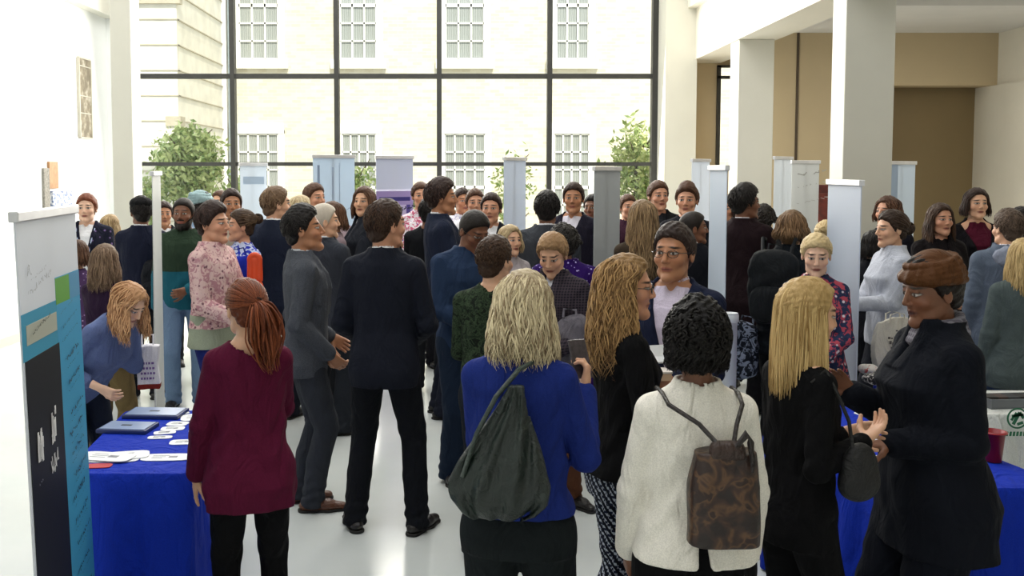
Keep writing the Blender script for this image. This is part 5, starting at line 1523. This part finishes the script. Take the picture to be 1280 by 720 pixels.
# ------------------------------------------------------------------ tables
M_blue = cloth('#1230A8', rough=.75)
def rounded(poly, r, n=5):
    out = []; m = len(poly)
    for i in range(m):
        p0, p1, p2 = Vector(poly[i - 1]), Vector(poly[i]), Vector(poly[(i + 1) % m])
        u = (p0 - p1).normalized(); w = (p2 - p1).normalized()
        rr = min(r, (p0 - p1).length * .45, (p2 - p1).length * .45)
        for k in range(n + 1):
            t = k / n; q = (1 - t) ** 2 * (p1 + u * rr) + 2 * t * (1 - t) * p1 + t * t * (p1 + w * rr)
            out.append(q)
    # resample evenly
    dense = []
    for i in range(len(out)):
        a, b = out[i], out[(i + 1) % len(out)]; L = (b - a).length; k = max(1, int(L / .025))
        for j in range(k): dense.append(a + (b - a) * j / k)
    return dense
def clothed_table(poly, z, label_t, label_c, mat, gap=.015, cut=None, seed=0, grp=None):
    """poly: world (x, y) corners of the table top, anticlockwise from above"""
    c = sum((Vector(p) for p in poly), Vector((0, 0))) / len(poly)
    loc = [Vector(p) - c for p in poly]
    t_ = empty('folding_table', (c.x, c.y, 0), 0, label_t, 'table', grp)
    shrink = [p * .93 for p in loc]
    MB().prism([tuple(p) for p in shrink], z - .04, z - .012).build('tabletop', plain('table_board', '#8C7C68', .6), t_)
    ids = [0, len(loc) // 4, len(loc) // 2, 3 * len(loc) // 4] if len(loc) > 4 else range(4)
    for k in ids:
        q = loc[k] * .8; MB().tube([(q.x, q.y, 0), (q.x, q.y, z - .04)], .018, 8).build('leg', plain('table_leg', '#6A6A6C', .4, .6), t_)
    R = rounded([tuple(p) for p in loc], .05); n = len(R); rng = random.Random(seed)
    ph = [rng.uniform(0, 6.28) for _ in range(4)]
    cum = [0]
    for i in range(n): cum.append(cum[-1] + (R[(i + 1) % n] - R[i]).length)
    V, Q = [], []
    lev = [(0, 0), (.006, .010), (.012, .03), (.03, .10), (.045, .22), (.06, .36), (.07, .50), (.08, .62), (.085, z - .012)]
    ctr = len(V)
    for (o, dz) in lev:
        for i in range(n):
            tg = (R[(i + 1) % n] - R[i - 1]).normalized(); no = Vector((tg.y, -tg.x))
            s_ = cum[i] / cum[-1] * 2 * math.pi
            nw = max(6, int(cum[-1] / .22))
            f = (.5 * math.sin(nw * s_ + ph[0] + 1.5 * math.sin(3 * s_ + ph[1])) + .3 * math.sin(nw * 2 * s_ + ph[2])) * min(1, dz / .4) * .030
            q = R[i] + no * (o * .55 + f + (.012 if dz > .02 else 0))
            V.append((q.x, q.y, z - dz))
    for l in range(len(lev) - 1):
        for i in range(n):
            j = (i + 1) % n; Q.append((l * n + i, (l + 1) * n + i, (l + 1) * n + j, l * n + j))
    me = bpy.data.meshes.new('tablecloth'); me.from_pydata(V, [], Q + [tuple(range(n))]); me.materials.append(mat)
    for p_ in me.polygons: p_.use_smooth = len(p_.vertices) == 4
    me.update()
    o = bpy.data.objects.new('tablecloth', me); COL.objects.link(o); o.location = (c.x, c.y, 0)
    sm = o.modifiers.new('thickness', 'SOLIDIFY'); sm.thickness = .002; sm.offset = -1
    tag(o, label_c, 'tablecloth')
    return o
TZ = .745
P = lambda x, y, z=TZ: tuple(on_z(x, y, z)[:2])
fr_, br_ = P(236, 592), P(268, 513)
bl_, fl_ = P(158, 513), (P(78, 592))
clothed_table([fl_, fr_, br_, bl_], TZ, 'folding table hidden under the royal blue cloth at left', 'royal blue tablecloth reaching the floor beside the tall left banner', M_blue, seed=1)
clothed_table([P(960, 512), P(1000, 548), P(1052, 580), P(1112, 608), P(1215, 610), P(1345, 610), P(1300, 594), P(1238, 570), P(1150, 530), P(1050, 506)], TZ, 'long table hidden under the blue cloth at right',
              'royal blue tablecloth on the curved table in front of the headwrapped woman', M_blue, seed=2)
clothed_table([P(1100, 483), P(1168, 483), P(1158, 459), P(1099, 459)], TZ, 'table hidden under blue cloth carrying the tote bag', 'royal blue tablecloth under the tote bag and patterned packets', M_blue, seed=3)
M_whc = cloth('#D6D8D4', rough=.7)
wc = clothed_table([P(1206, 518), P(1360, 518), P(1335, 488), P(1200, 488)], TZ, 'table hidden under the white cloth at the right edge', 'white tablecloth with a round green emblem at the right edge', M_whc, seed=4)

# emblem on the white cloth: ring, leaf strokes and lettering bar
def emblem(px, py, d):
    c = at(px, py, d); mb = MB()
    R_ = .052
    for k in range(28):
        a0, a1 = 2 * math.pi * k / 28, 2 * math.pi * (k + 1) / 28
        f = lambda r, a: (c.x + r * math.cos(a), c.y, c.z + r * math.sin(a))
        mb.quad(f(R_ * .84, a0), f(R_, a0), f(R_, a1), f(R_ * .84, a1))
    for (x0, z0, x1, z1, w) in ((-.02, -.03, .01, .03, .008), (.01, .03, .03, .0, .007), (-.028, .012, .03, .018, .006), (.0, -.03, .028, -.02, .007), (-.03, -.01, -.005, .028, .006)):
        d_ = Vector((x1 - x0, z1 - z0)).normalized(); q = Vector((-d_.y, d_.x)) * w
        mb.quad((c.x + x0 - q.x, c.y, c.z + z0 - q.y), (c.x + x1 - q.x, c.y, c.z + z1 - q.y), (c.x + x1 + q.x, c.y, c.z + z1 + q.y), (c.x + x0 + q.x, c.y, c.z + z0 + q.y))
    for k in range(7):
        x = c.x - .055 + k * .017; mb.quad((x, c.y, c.z - .088), (x + .011, c.y, c.z - .088), (x + .013, c.y, c.z - .066), (x + .003, c.y, c.z - .066))
    o = mb.build('emblem', plain('emblem_green', '#1E6A48', .6)); o.parent = wc; o.matrix_parent_inverse = wc.matrix_world.inverted() if 0 else Matrix.Translation(-wc.location)
    s_ = o.modifiers.new('thickness', 'SOLIDIFY'); s_.thickness = .002
ye = on_z(1270, 518, TZ).y
emblem(1272, 523, ye - .075)

# ------------------------------------------------------------------ things on the tables
M_paper = plain('white_card', '#E6E8EA', .55, 0, .02, 30)
def card(px, py, w, d, rz, label, group, mat=None, z=TZ + .001, h=.003, name='paper_card', rnd=.35, curl=0.0, mark=True, cat='card'):
    c = on_z(px, py, z); n = 18; pts = []
    for k in range(n):
        a = 2 * math.pi * k / n; e = 2 / (2 + 3 * (1 - rnd))
        x = math.copysign(abs(math.cos(a)) ** e, math.cos(a)) * w / 2; y = math.copysign(abs(math.sin(a)) ** e, math.sin(a)) * d / 2
        pts.append((x, y))
    r = empty(name, (c.x, c.y, z), rz, label, cat, group)
    MB().prism(pts, 0, h).build('sheet', mat or M_paper, r, bevel=.0008)
    if mark:
        mb = MB(); rng = random.Random(int(px * 7 + py))
        for k in range(3):
            y = d * (.2 - .17 * k); x0 = -w * .28
            mb.box(x0, x0 + w * rng.uniform(.2, .55), y - .002, y + .002, h, h + .0006)
        mb.box(w * .05, w * .22, -d * .1, d * .12, h, h + .0006)
        mb.build('print', plain('grey_print', '#8A8C94', .6), r)
    return r
gl = 'white name cards scattered on the left blue table'
lab = 'small rounded white card with grey print on the left blue table'
for (px, py, w, d, rz) in ((243, 522, .13, .13, .2), (222, 530, .10, .08, -.1), (216, 536, .11, .07, .1), (250, 538, .10, .07, .0), (206, 541, .10, .06, .3), (200, 547, .11, .05, .1), (229, 553, .12, .08, .1)):
    card(px, py, w, d, rz, lab, gl)
card(228, 517, .07, .04, .7, 'small curled white leaflet at the far end of the left table', None, cat='leaflet')
for k, (px, py, rz) in enumerate(((140, 573, .05), (150, 570, .25), (133, 571, -.2))):
    card(px, py, .24, .12, rz, 'large white printed sheet in the overlapping pile at the near left table end', 'overlapping white sheets on the left table', z=TZ + .001 + .0035 * k, name='paper_sheet', rnd=.15, cat='paper')
card(208, 572, .21, .10, .05, 'large white leaflet with a folded peak at the near right table end', None, name='paper_leaflet', rnd=.3, cat='leaflet')
card(115, 583, .16, .06, .1, 'red folder edge poking out under the white sheets', None, mat=plain('red_card', '#B4202A', .5), name='red_folder', mark=False, rnd=.1, cat='folder')
def tray(px, py, w, d, rz, label):
    c = on_z(px, py, TZ); r = empty('display_folder', (c.x, c.y, TZ + .001), rz, label, 'folder', 'dark blue folders on the left table')
    MB().box(-w / 2, w / 2, -d / 2, d / 2, 0, .018).build('cover', plain('navy_cover', '#1A2A5C', .4), r, bevel=.004)
    MB().box(-w / 2 + .012, w / 2 - .012, -d / 2 + .012, d / 2 - .012, .018, .021).build('page', plain('pale_blue_page', '#8FA0C0', .3), r, bevel=.001)
    MB().box(-.03, .02, -.012, .008, .021, .0216).build('print', plain('dark_print', '#30343C', .5), r)
tray(195, 519, .28, .17, -.06, 'dark blue folder with pale page at the far end of the left table')
tray(160, 537, .24, .16, -.1, 'dark blue folder with grey page, nearer of the two on the left table')

gr = 'white oval cards on the right blue table'
lab = 'white rounded card lying on the right blue table'
for (px, py, w, d, rz) in ((1080, 517, .10, .07, .4), (1108, 520, .11, .06, .0), (1092, 530, .10, .07, .2), (1075, 543, .15, .08, .1), (1098, 552, .12, .06, -.1), (1064, 556, .09, .08, .2), (1085, 572, .12, .07, 0), (1118, 532, .08, .05, .3), (1113, 595, .04, .04, .3)):
    card(px, py, w, d, rz, lab, gr, rnd=.7, mark=False)
card(1116, 560, .10, .07, .1, 'pink card among the white cards on the right blue table', None, mat=plain('pink_card', '#C884A8', .5), rnd=.5, mark=False)

# red bucket
c = on_z(1241, 577, TZ)
r = empty('red_bucket', (c.x, c.y, TZ + .002), 0, 'red plastic tumbler-shaped bucket on the right blue table', 'bucket')
n = 28; V = []; Q = []
prof = [(.0, .004), (.030, .0), (.033, .004), (.043, .118), (.050, .120), (.050, .128), (.040, .128), (.031, .010), (.0, .010)]
for (rr, z) in prof:
    for k in range(n): V.append((rr * math.cos(2 * math.pi * k / n), rr * math.sin(2 * math.pi * k / n), z))
for l in range(len(prof) - 1):
    for k in range(n): Q.append((l * n + k, l * n + (k + 1) % n, (l + 1) * n + (k + 1) % n, (l + 1) * n + k))
mesh_obj('bucket_body', V, Q, plain('red_plastic', '#8E1620', .35), r)
MB().tube([(.05 * math.cos(a), .05 * math.sin(a), .124) for a in np.linspace(0, 6.283, 25)], .0028, 6).build('rim', plain('red_rim', '#A81E28', .3), r, smooth=True)

def sdf_obj(name, v, mat, parent=None):
    a, b = v.mesh(); return mesh_obj(name, a, b, mat, parent)

# tote bag standing on the rear blue table
c = on_z(1117, 462, TZ)
r = empty('tote_bag', (c.x, c.y, TZ + .002), math.radians(8), 'cream canvas tote bag with dark printed emblem standing on the rear blue table', 'tote bag')
v = Vol((-.16, -.06, -.01), (.16, .06, .36), .006)
v.put(lambda X, Y, Z: np.maximum(np.maximum(np.abs(X + .02 * np.sin(Z * 9)) - .112 - .012 * np.sin(Z * 14), np.abs(Y - .01 * np.sin(X * 18) * Z * 3) - .030 * np.clip(1.15 - Z / .34, .12, 1)), np.maximum(Z - .30 - .02 * np.sin(X * 16 + 1.2), -Z)) - .003 + .002 * np.sin(X * 50 + 20 * Z), (-.14, -.05, 0), (.14, .05, .34), 0)
sdf_obj('bag_body', v, cloth('#DAD4C8', rough=.9), r)
mb = MB(); rng = random.Random(5)
for row, (z, x0, x1, th) in enumerate(((.245, -.02, .06, .005), (.20, -.07, .075, .010), (.17, -.06, .07, .014), (.14, -.05, .075, .010), (.115, -.07, .08, .005))):
    x = x0
    while x < x1:
        w = rng.uniform(.006, .018); mb.box(x, x + w, -.0445 + .0, -.0425, z - th * rng.uniform(.4, 1), z + th * rng.uniform(.3, 1)); x += w + rng.uniform(.003, .008)
mb.build('printed_emblem', plain('bag_ink', '#5A5450', .7), r)
for y in (-.02, .02): MB().tube([(-.05, y, .29), (-.045, y * 1.3, .34), (0, y * 1.6, .355), (.045, y * 1.3, .34), (.05, y, .29)], .005, 6).build('handle', cloth('#CFC8BA'), r, smooth=True)

# packets heaped in front of the tote bag
tp = NT('leopard_wrap'); v_ = tp.coord()
tp.color(tp.ramp(tp.noise(v_, 60, 3, .6, .8), [(.46, lin('#1C1A1C')), (.52, lin('#E4DEDC'))], 'CONSTANT')); tp.rough(.4)
tr_ = NT('red_white_wrap'); v_ = tr_.coord()
tr_.color(tr_.ramp(tr_.noise(v_, 40, 3, .6, .8), [(.45, lin('#E8E0DC')), (.58, lin('#E8E0DC')), (.6, lin('#C04038'))])); tr_.rough(.4)
for k, (px, py, w, m_, lb) in enumerate(((1106, 478, .17, tp.m, 'black and white speckled packet, nearest in the heap before the tote bag'), (1086, 468, .11, tr_.m, 'white packet with red print at the left of the heap by the tote bag'),
                          (1137, 480, .12, tp.m, 'black and white speckled packet at the right of the heap by the tote bag'), (1093, 481, .10, tp.m, 'small speckled packet at the left front of the rear blue table'))):
    c = on_z(px, py, TZ); v = Vol((-.14, -.11, -.01), (.14, .11, .10), .006)
    v.ell((0, 0, .03), (w / 2, .07, .032 + .008 * (k == 0)), .01)
    X, Y, Z = v.grid(); v.F = np.maximum(v.F + (.004 * np.sin(X * 60 + k) * np.sin(Y * 55)).astype(np.float32), .002 - Z)
    o = sdf_obj('gift_packet', v, m_); o.location = (c.x, c.y, TZ + .001); o.rotation_euler[2] = .3 * k - .2
    tag(o, lb, 'packet')

# clear plastic tray with dark goods on the white table
c = on_z(1262, 507, TZ)
r = empty('display_tray', (c.x, c.y, TZ + .001), .1, 'grey plastic tray of small dark items on the white-clothed table', 'tray')
mb = MB().box(-.15, .15, -.07, .07, 0, .006).box(-.15, -.144, -.07, .07, .006, .05).box(.144, .15, -.07, .07, .006, .05).box(-.144, .144, -.07, -.064, .006, .05).box(-.144, .144, .064, .07, .006, .05)
mb.build('tray_body', plain('smoky_plastic', '#6C7074', .15), r, bevel=.002)
for k in range(5):
    o = MB().box(-.03, .03, -.04, .04, 0, .045).build('boxed_item', plain('dark_box', ('#2A2826', '#4A3C38', '#34383C')[k % 3], .5), None, bevel=.003)
    o.location = (c.x - .11 + .055 * k, c.y + .012 * math.sin(k * 3), TZ + .009); tag(o, 'small dark box standing in the grey plastic tray at the right edge', 'box', 'dark boxes in the plastic tray')
c = on_z(1228, 506, TZ)
for k in range(3):
    o = MB().box(-.03, .03, -.02, .02, 0, .03).build('small_carton', plain('mixed_carton', '#7A5C50', .5, 0, .2, 30), None, bevel=.003); o.location = (c.x - .06 + .07 * k, c.y, TZ + .002); o.rotation_euler[2] = k
    tag(o, 'small brown carton left of the grey tray on the white-clothed table', 'carton', 'small cartons on the white table')

# white pedestal behind the curly-haired woman
c = on_z(912, 391, .95) 
c = at(912, 391, 5.3)
r = empty('white_pedestal', (c.x, 5.3, 0), 0, 'round white pedestal behind the woman in the white blazer', 'pedestal')
MB().tube([(0, 0, 0), (0, 0, c.z - .05)], .042, 24).build('column_body', plain('pedestal_white', '#D8DCE2', .4), r, smooth=True)
MB().tube([(0, 0, c.z - .05), (0, 0, c.z - .045), (0, 0, c.z - .01), (0, 0, c.z)], [.047, .05, .05, .045], 24).build('cap', plain('pedestal_white', '#D8DCE2', .4), r, smooth=True)

# dark red cabinet between banner and column
x0, x1 = at(1019, 200, 10.4).x, at(1040, 200, 10.4).x; zt_ = at(1020, 231, 10.4).z
r = empty('wooden_cabinet', ((x0 + x1) / 2, 10.6, 0), 0, 'tall dark red wooden cabinet by the nearest column', 'cabinet')
h_ = (x1 - x0) / 2
MB().box(-h_, h_, -.2, .2, 0, zt_).build('cabinet_body', plain('mahogany', '#5A2018', .4, 0, .2, 14), r, bevel=.006)
for k in range(4): MB().box(-h_ + .01, h_ - .01, -.215, -.2, .1 + k * (zt_ - .15) / 4, .06 + (k + 1) * (zt_ - .15) / 4).build('drawer', plain('mahogany_front', '#6A2A1E', .35, 0, .2, 14), r, bevel=.004)

# ------------------------------------------------------------------ things people carry
def carried(pid, base, name, label, cat):
    p = PEOPLE[pid]; b = np.array(base, float); w = world_pt(p, b)
    r = empty(name, w, math.atan2(p.Rz[1, 0], p.Rz[0, 0]), label, cat)
    f = lambda q: tuple((np.asarray(q, float) - b) * p.s)
    return r, f, p
def lvol(f, lo, hi, h): return Vol(f(lo), f(hi), h)

# brown monogram-like backpack with a V of straps on the white blazer
r, f0_, p = carried('blazer', (.045, -.20, 1.03), 'small_backpack', 'small brown patterned leather backpack on the white blazer', 'backpack')
f = lambda q: f0_((q[0] - .015, q[1] + .02, q[2] + .10 if q[2] < 1.3 else q[2] + .10 * (1.48 - q[2]) / .18))
tb_ = NT('mottled_brown_leather'); v_ = tb_.coord()
tb_.color(tb_.ramp(tb_.noise(v_, 18, 2, .5, .6), [(.40, lin('#1E120E')), (.50, lin('#3A241A')), (.56, lin('#5E4229')), (.62, lin('#2A1812'))])); tb_.rough(.4)
tb_.bump(tb_.noise(v_, 30, 3), .5, .01)
v = lvol(f, (-.10, -.34, .90), (.22, -.12, 1.30), .005)
c1, c2 = f((.06, -.205, 1.03)), f((.06, -.195, 1.16))
s_ = p.s
v.put(lambda X, Y, Z: (lambda a, b: np.maximum((np.power(np.power(np.abs((X - c1[0]) / a), 4) + np.power(np.abs((Y - c1[1]) / b), 3), .28) - 1) * .05, np.maximum(-Z + .005, Z - .30 * s_)))(.098 - .16 * np.clip(Z - .17, 0, 1), .055 - .10 * np.clip(Z - .14, 0, 1)) + .002 * np.sin(X * 60) * np.sin(Z * 30), f((-.08, -.32, .93)), f((.20, -.13, 1.26)), .012)
sdf_obj('bag_body', v, tb_.m, r)
v = lvol(f, (-.06, -.34, 1.10), (.18, -.12, 1.32), .005)
v.cap(f((.03, -.235, 1.245)), f((.09, -.235, 1.245)), .022, .022, .02); v.cap(f((.02, -.24, 1.225)), f((.10, -.24, 1.225)), .016, .016, .01)
sdf_obj('gathered_top', v, leather('#33211A'), r)
dl = leather('#1E1512')
for sg, sx_ in ((1, .135), (-1, -.10)):
    MB().tube([f((.06 + sg * .012, -.25, 1.24)), f((.03 + sx_ * .5, -.205, 1.33)), f((sx_, -.135, 1.43)), f((sx_ * 1.05, -.07, 1.478)), f((sx_ * 1.06, .02, 1.475))], .0065, 6).build('strap', dl, r, smooth=True)
    MB().tube([f((.06 + sg * .015, -.24, 1.24)), f((.06 + sg * .06, -.25, 1.17)), f((.06 + sg * .095, -.24, 1.05)), f((.06 + sg * .09, -.23, .96))], .005, 6).build('side_strap', dl, r, smooth=True)
MB().tube([f((.08, -.25, 1.25)), f((.11, -.27, 1.30)), f((.125, -.26, 1.27)), f((.13, -.27, 1.18))], [.006, .012, .010, .004], 7).build('tassel', dl, r, smooth=True)

# dark green hobo bag on the blue sweater
r, f0b_, p = carried('bluetop', (-.03, -.25, 1.02), 'shoulder_bag', 'large dark green leather shoulder bag on the blue sweater', 'shoulder bag')
f = lambda q: f0b_((q[0], q[1] + .01, q[2] + .075 if q[2] < 1.37 else q[2] + .075 * max(0, 1.48 - q[2]) / .11))
zb0, zb1 = f((0, 0, .93))[2], f((0, 0, 1.345))[2]; yb = f((0, -.215, 1.1))[1]; xb = f((-.03, 0, 0))[0]
v = Vol((xb - .24, yb - .13, zb0 - .05), (xb + .22, yb + .12, zb1 + .06), .0055)
def hobo(X, Y, Z):
    t = (Z - zb0) / (zb1 - zb0)
    w_ = np.interp(t, [-.05, .0, .04, .12, .25, .42, .62, .82, 1.0, 1.1], [.03, .075, .105, .132, .138, .120, .088, .052, .024, .012])
    d_ = np.interp(t, [-.05, .0, .08, .25, .5, .8, 1.0], [.015, .03, .048, .056, .044, .024, .016])
    cx = xb - .012 + .055 * np.clip(t, 0, 1) ** 1.3; cy = yb + .035 * np.clip(t, 0, 1)
    u = (X - cx) / w_
    q = np.sqrt(u ** 2 + ((Y - cy) / d_) ** 2)
    fold = .0055 * np.sin(9.5 * u + 1.8 * np.sin(t * 5)) * np.clip(1.1 - t * .5, .3, 1) + .003 * np.sin(17 * u - 7 * t)
    d = (q - 1) * np.minimum(w_, d_) * .9 + fold
    return np.maximum(np.maximum(d, zb0 + .004 * np.cos(u * 2.5) - Z), Z - zb1)
v.put(hobo, (xb - .2, yb - .09, zb0), (xb + .2, yb + .09, zb1), 0)
sdf_obj('bag_body', v, leather('#1A2420', .38), r)
gl_ = leather('#2E3A34')
MB().tube([f((-.145, -.235, 1.06)), f((-.10, -.23, 1.20)), f((-.045, -.20, 1.31)), f((.02, -.155, 1.43)), f((.055, -.10, 1.475)), f((.07, -.03, 1.488)), f((.08, .05, 1.45))], .0075, 6).build('strap', gl_, r, smooth=True)

# phone in the raised hand
pp = PEOPLE['bluetop']; w_ = pp.wr[0] + pp.hand[0][0] * .10 + pp.hand[0][1] * .028
ph_ = empty('phone', world_pt(pp, w_), .4, 'small phone in a patterned case held by the blonde woman in blue', 'phone')
Mr = Matrix.Rotation(math.radians(-25), 4, 'X')
MB().box(-.032, .032, -.004, .004, -.06, .07, Mr).build('phone_case', plain('phone_case', '#3A3236', .3, 0, .3, 60), ph_, bevel=.003)
MB().box(-.029, .029, .004, .0048, -.056, .066, Mr).build('screen', plain('phone_screen', '#C8CCD4', .1), ph_)

# black handbag of the blonde woman in black
r, f, p = carried('blackdress', (.20, .09, 1.03), 'black_handbag', 'soft black handbag hanging at the straight blonde-haired woman in black', 'handbag')
v = lvol(f, (.08, -.08, .96), (.34, .28, 1.32), .006)
v.ell(f((.20, .08, 1.13)), (.040, .065, .085), .02); v.ell(f((.20, .08, 1.08)), (.042, .072, .05), .03)
sdf_obj('bag_body', v, leather('#060607', .6), r)
MB().tube([f((.20, .05, 1.20)), f((.20, .03, 1.30)), f((.17, .0, 1.40)), f((.13, -.01, 1.462)), f((.12, -.06, 1.42))], .006, 6).build('strap', leather('#060607', .6), r, smooth=True)

def rucksack(pid, base, name, label, hexc, w=.16, h=.42, dp=.10, straps=True, mat=None):
    r, f, p = carried(pid, base, name, label, 'backpack')
    bx, by, bz = base; s = p.s
    v = Vol((-w - .05, -dp - .08, -.02), (w + .05, dp + .06, h + .08), .009)
    v.put(lambda X, Y, Z: (np.power(np.power(np.abs(X / w), 3.2) + np.power(np.abs(Y / dp), 2.6) + np.power(np.abs((Z - h / 2) / (h / 2)), 3.6), .3) - 1) * dp, (-w, -dp, 0), (w, dp, h), 0)
    X, Y, Z = v.grid(); v.F += (.005 * np.sin(X * 28 + 3 * np.sin(Z * 12)) * np.cos(Z * 24)).astype(np.float32)
    m = mat or cloth(hexc, rough=.7)
    sdf_obj('bag_body', v, m, r)
    v = Vol((-w, -dp - .09, 0), (w, 0, h * .6), .009)
    v.put(lambda X, Y, Z: (np.power(np.power(np.abs(X / (w * .78)), 3) + np.power(np.abs((Y + dp) / .045), 2.2) + np.power(np.abs((Z - h * .28) / (h * .24)), 3), .33) - 1) * .045, (-w, -dp - .05, 0), (w, 0, h * .55), 0)
    sdf_obj('front_pocket', v, m, r)
    MB().tube([(-.04, .03, h - .015), (-.035, .03, h + .03), (.035, .03, h + .03), (.04, .03, h - .015)], .008, 6).build('handle', m, r, smooth=True)
    if straps:
        for sg in (1, -1):
            MB().tube([(sg * .08, dp * .6, h * .85), (sg * .10, dp + .06, h + .06), (sg * .11, dp + .18, h + .045), (sg * .12, dp + .25, h - .12), (sg * .13, dp + .15, .1), (sg * .12, dp * .7, .04)], .012, 6).build('strap', m, r, smooth=True)
    return r
rucksack('packman', (-.05, -.31, 1.05), 'black_backpack', 'large black backpack worn by the man with wavy brown hair', '#15181B', w=.155, h=.46)
rucksack('packman', (-.26, -.12, .62), 'patterned_bag', 'black and pale patterned bag hanging below the large black backpack', '#1C2028', w=.085, h=.38, dp=.07, straps=False, mat=cloth('#20242E', 'floral', h2='#8A93A8'))
rucksack('plaidman', (-.16, .10, .80), 'grey_backpack', 'grey backpack held against the dark plaid jacket', '#6C6870', w=.10, h=.42, dp=.07, straps=False)
rucksack('navycap', (.16, -.10, .86), 'dark_backpack', 'dark backpack low beside the man in the flat cap', '#16181E', w=.13, h=.36, dp=.09, straps=False)

# tote of the strawberry-blonde woman
c = at(186, 500, 5.25)
r = empty('printed_tote', (c.x, 5.25, .74), .2, 'white tote bag with purple print and brick-red base beside the strawberry-blonde woman', 'tote bag')
z1, z2 = at(186, 478, 5.25).z, at(186, 432, 5.25).z
for nm, za, zb_, m_ in (('lower_panel', .76, z1, cloth('#7A2A24')), ('bag_body', z1 - .01, z2, cloth('#D8D6DE'))):
    v = Vol((-.10, -.06, za - .74 - .02), (.10, .06, zb_ - .74 + .03), .006); A1, B1 = za - .74, zb_ - .74
    v.put(lambda X, Y, Z: np.maximum(np.maximum(np.abs(X - .006 * np.sin(Z * 30)) - .055, np.abs(Y) - .03), np.maximum(Z - B1, A1 - Z)) - .004 + .002 * np.sin(X * 60 + Z * 40), (-.09, -.05, A1), (.09, .05, B1), 0)
    sdf_obj(nm, v, m_, r)
mb = MB(); rng = random.Random(9)
for row in range(4):
    x = -.035
    while x < .035:
        w = rng.uniform(.006, .014); z_ = z1 - .74 + .03 + row * .028; mb.box(x, x + w, -.0385, -.036, z_ - .006, z_ + .006); x += w + .006
mb.build('printed_lettering', plain('purple_ink', '#6A4C8C', .6), r)
MB().tube([(-.03, 0, z2 - .75), (-.03, .0, z2 - .68), (.03, 0, z2 - .68), (.03, 0, z2 - .75)], .006, 6).build('handle', cloth('#C8C6CE'), r, smooth=True)

# blue bag and orange ring bag near the floral dress
c = at(296, 352, 6.75)
r = empty('blue_bag', (c.x, 6.75, c.z), 0, 'deep blue cloth bag in front of the blue floral dress', 'bag')
v = Vol((-.16, -.08, -.02), (.16, .08, .24), .009); v.ell((0, 0, .09), (.115, .05, .09), .02); v.cap((.02, 0, .12), (.08, 0, .17), .04, .02, .03); sdf_obj('bag_body', v, cloth('#1C2A9A'), r)
MB().tube([(-.07, 0, .14), (-.05, 0, .22), (.05, 0, .24), (.08, 0, .15)], .006, 6).build('handle', cloth('#16207A'), r, smooth=True)
c = at(319, 372, 6.4)
r = empty('orange_bag', (c.x, 6.4, c.z), 0, 'bright orange loop-handled bag with red patterned base', 'bag')
v = Vol((-.09, -.05, -.02), (.09, .05, .36), .007)
for k in range(16):
    a0, a1 = math.pi * k / 16, math.pi * (k + 1) / 16
    v.cap((.034 * math.cos(a0), 0, .255 + .034 * math.sin(a0)), (.034 * math.cos(a1), 0, .255 + .034 * math.sin(a1)), .017, .017, .004)
for sg in (1, -1): v.cap((sg * .034, 0, .255), (sg * .036, 0, .12), .017, .018, .004)
v.cap((0, .01, .25), (0, .01, .1), .03, .035, .004)
sdf_obj('loop_handle', v, plain('orange_leather', '#D8481A', .4), r)
v = Vol((-.09, -.07, -.03), (.09, .07, .16), .007); v.ell((0, 0, .06), (.058, .045, .075), .01); sdf_obj('bag_body', v, cloth('#B82418', 'floral', h2='#E0603A'), r)

# booklet and open box in the hands of the wavy-haired woman and the man with glasses
c = at(817, 443, 4.0)
r = empty('folded_booklet', (c.x, 3.95, c.z), .3, 'folded white booklet held between the wavy-haired woman and glasses man', 'booklet')
MB().box(-.05, .05, -.001, .001, -.03, .05, Matrix.Rotation(-.9, 4, 'X')).build('cover', M_paper, r)
MB().box(-.05, .05, -.001, .001, -.03, .05, Matrix.Rotation(-.5, 4, 'X')).build('page', M_paper, r)
c = at(818, 462, 3.95)
r = empty('cream_box', (c.x, 3.9, c.z - .03), .15, 'shallow cream box held under the white booklet', 'box')
MB().box(-.05, .05, -.04, .04, 0, .035).build('box_body', plain('cream_box', '#D8B898', .5), r, bevel=.003)
MB().box(-.053, .053, -.043, .043, .03, .04).build('lid', plain('cream_lid', '#E4DCD4', .5), r, bevel=.003)

# flat cap of the man by the column
p = PEOPLE['navycap']; b = from_head(p, np.array([0, 0, .05]))
r = empty('flat_cap', world_pt(p, b), math.atan2(p.Rz[1, 0], p.Rz[0, 0]), 'black flat cap with short peak on the man by the left column', 'cap')
f = lambda q: tuple((from_head(p, np.array(q, float)) - b) * p.s)
v = Vol((-.17, -.19, -.08), (.17, .19, .16), .008)
v.ell(f((0, -.008, .075)), (.096, .112, .062), .01, p.HR); v.cut(lambda X, Y, Z: -.005 - Z + 0 * X + 0 * Y)
sdf_obj('crown', v, cloth('#121214'), r)
v = Vol((-.2, -.25, -.08), (.2, .25, .16), .007)
v.cap(f((-.03, .09, .052)), f((-.025, .135, .045)), .03, .022, .01, sq=(np.array([0, 0, 1.0]), .25)); v.cap(f((.03, .09, .052)), f((.025, .135, .045)), .03, .022, .02, sq=(np.array([0, 0, 1.0]), .25))
sdf_obj('peak', v, cloth('#0E0E10'), r)
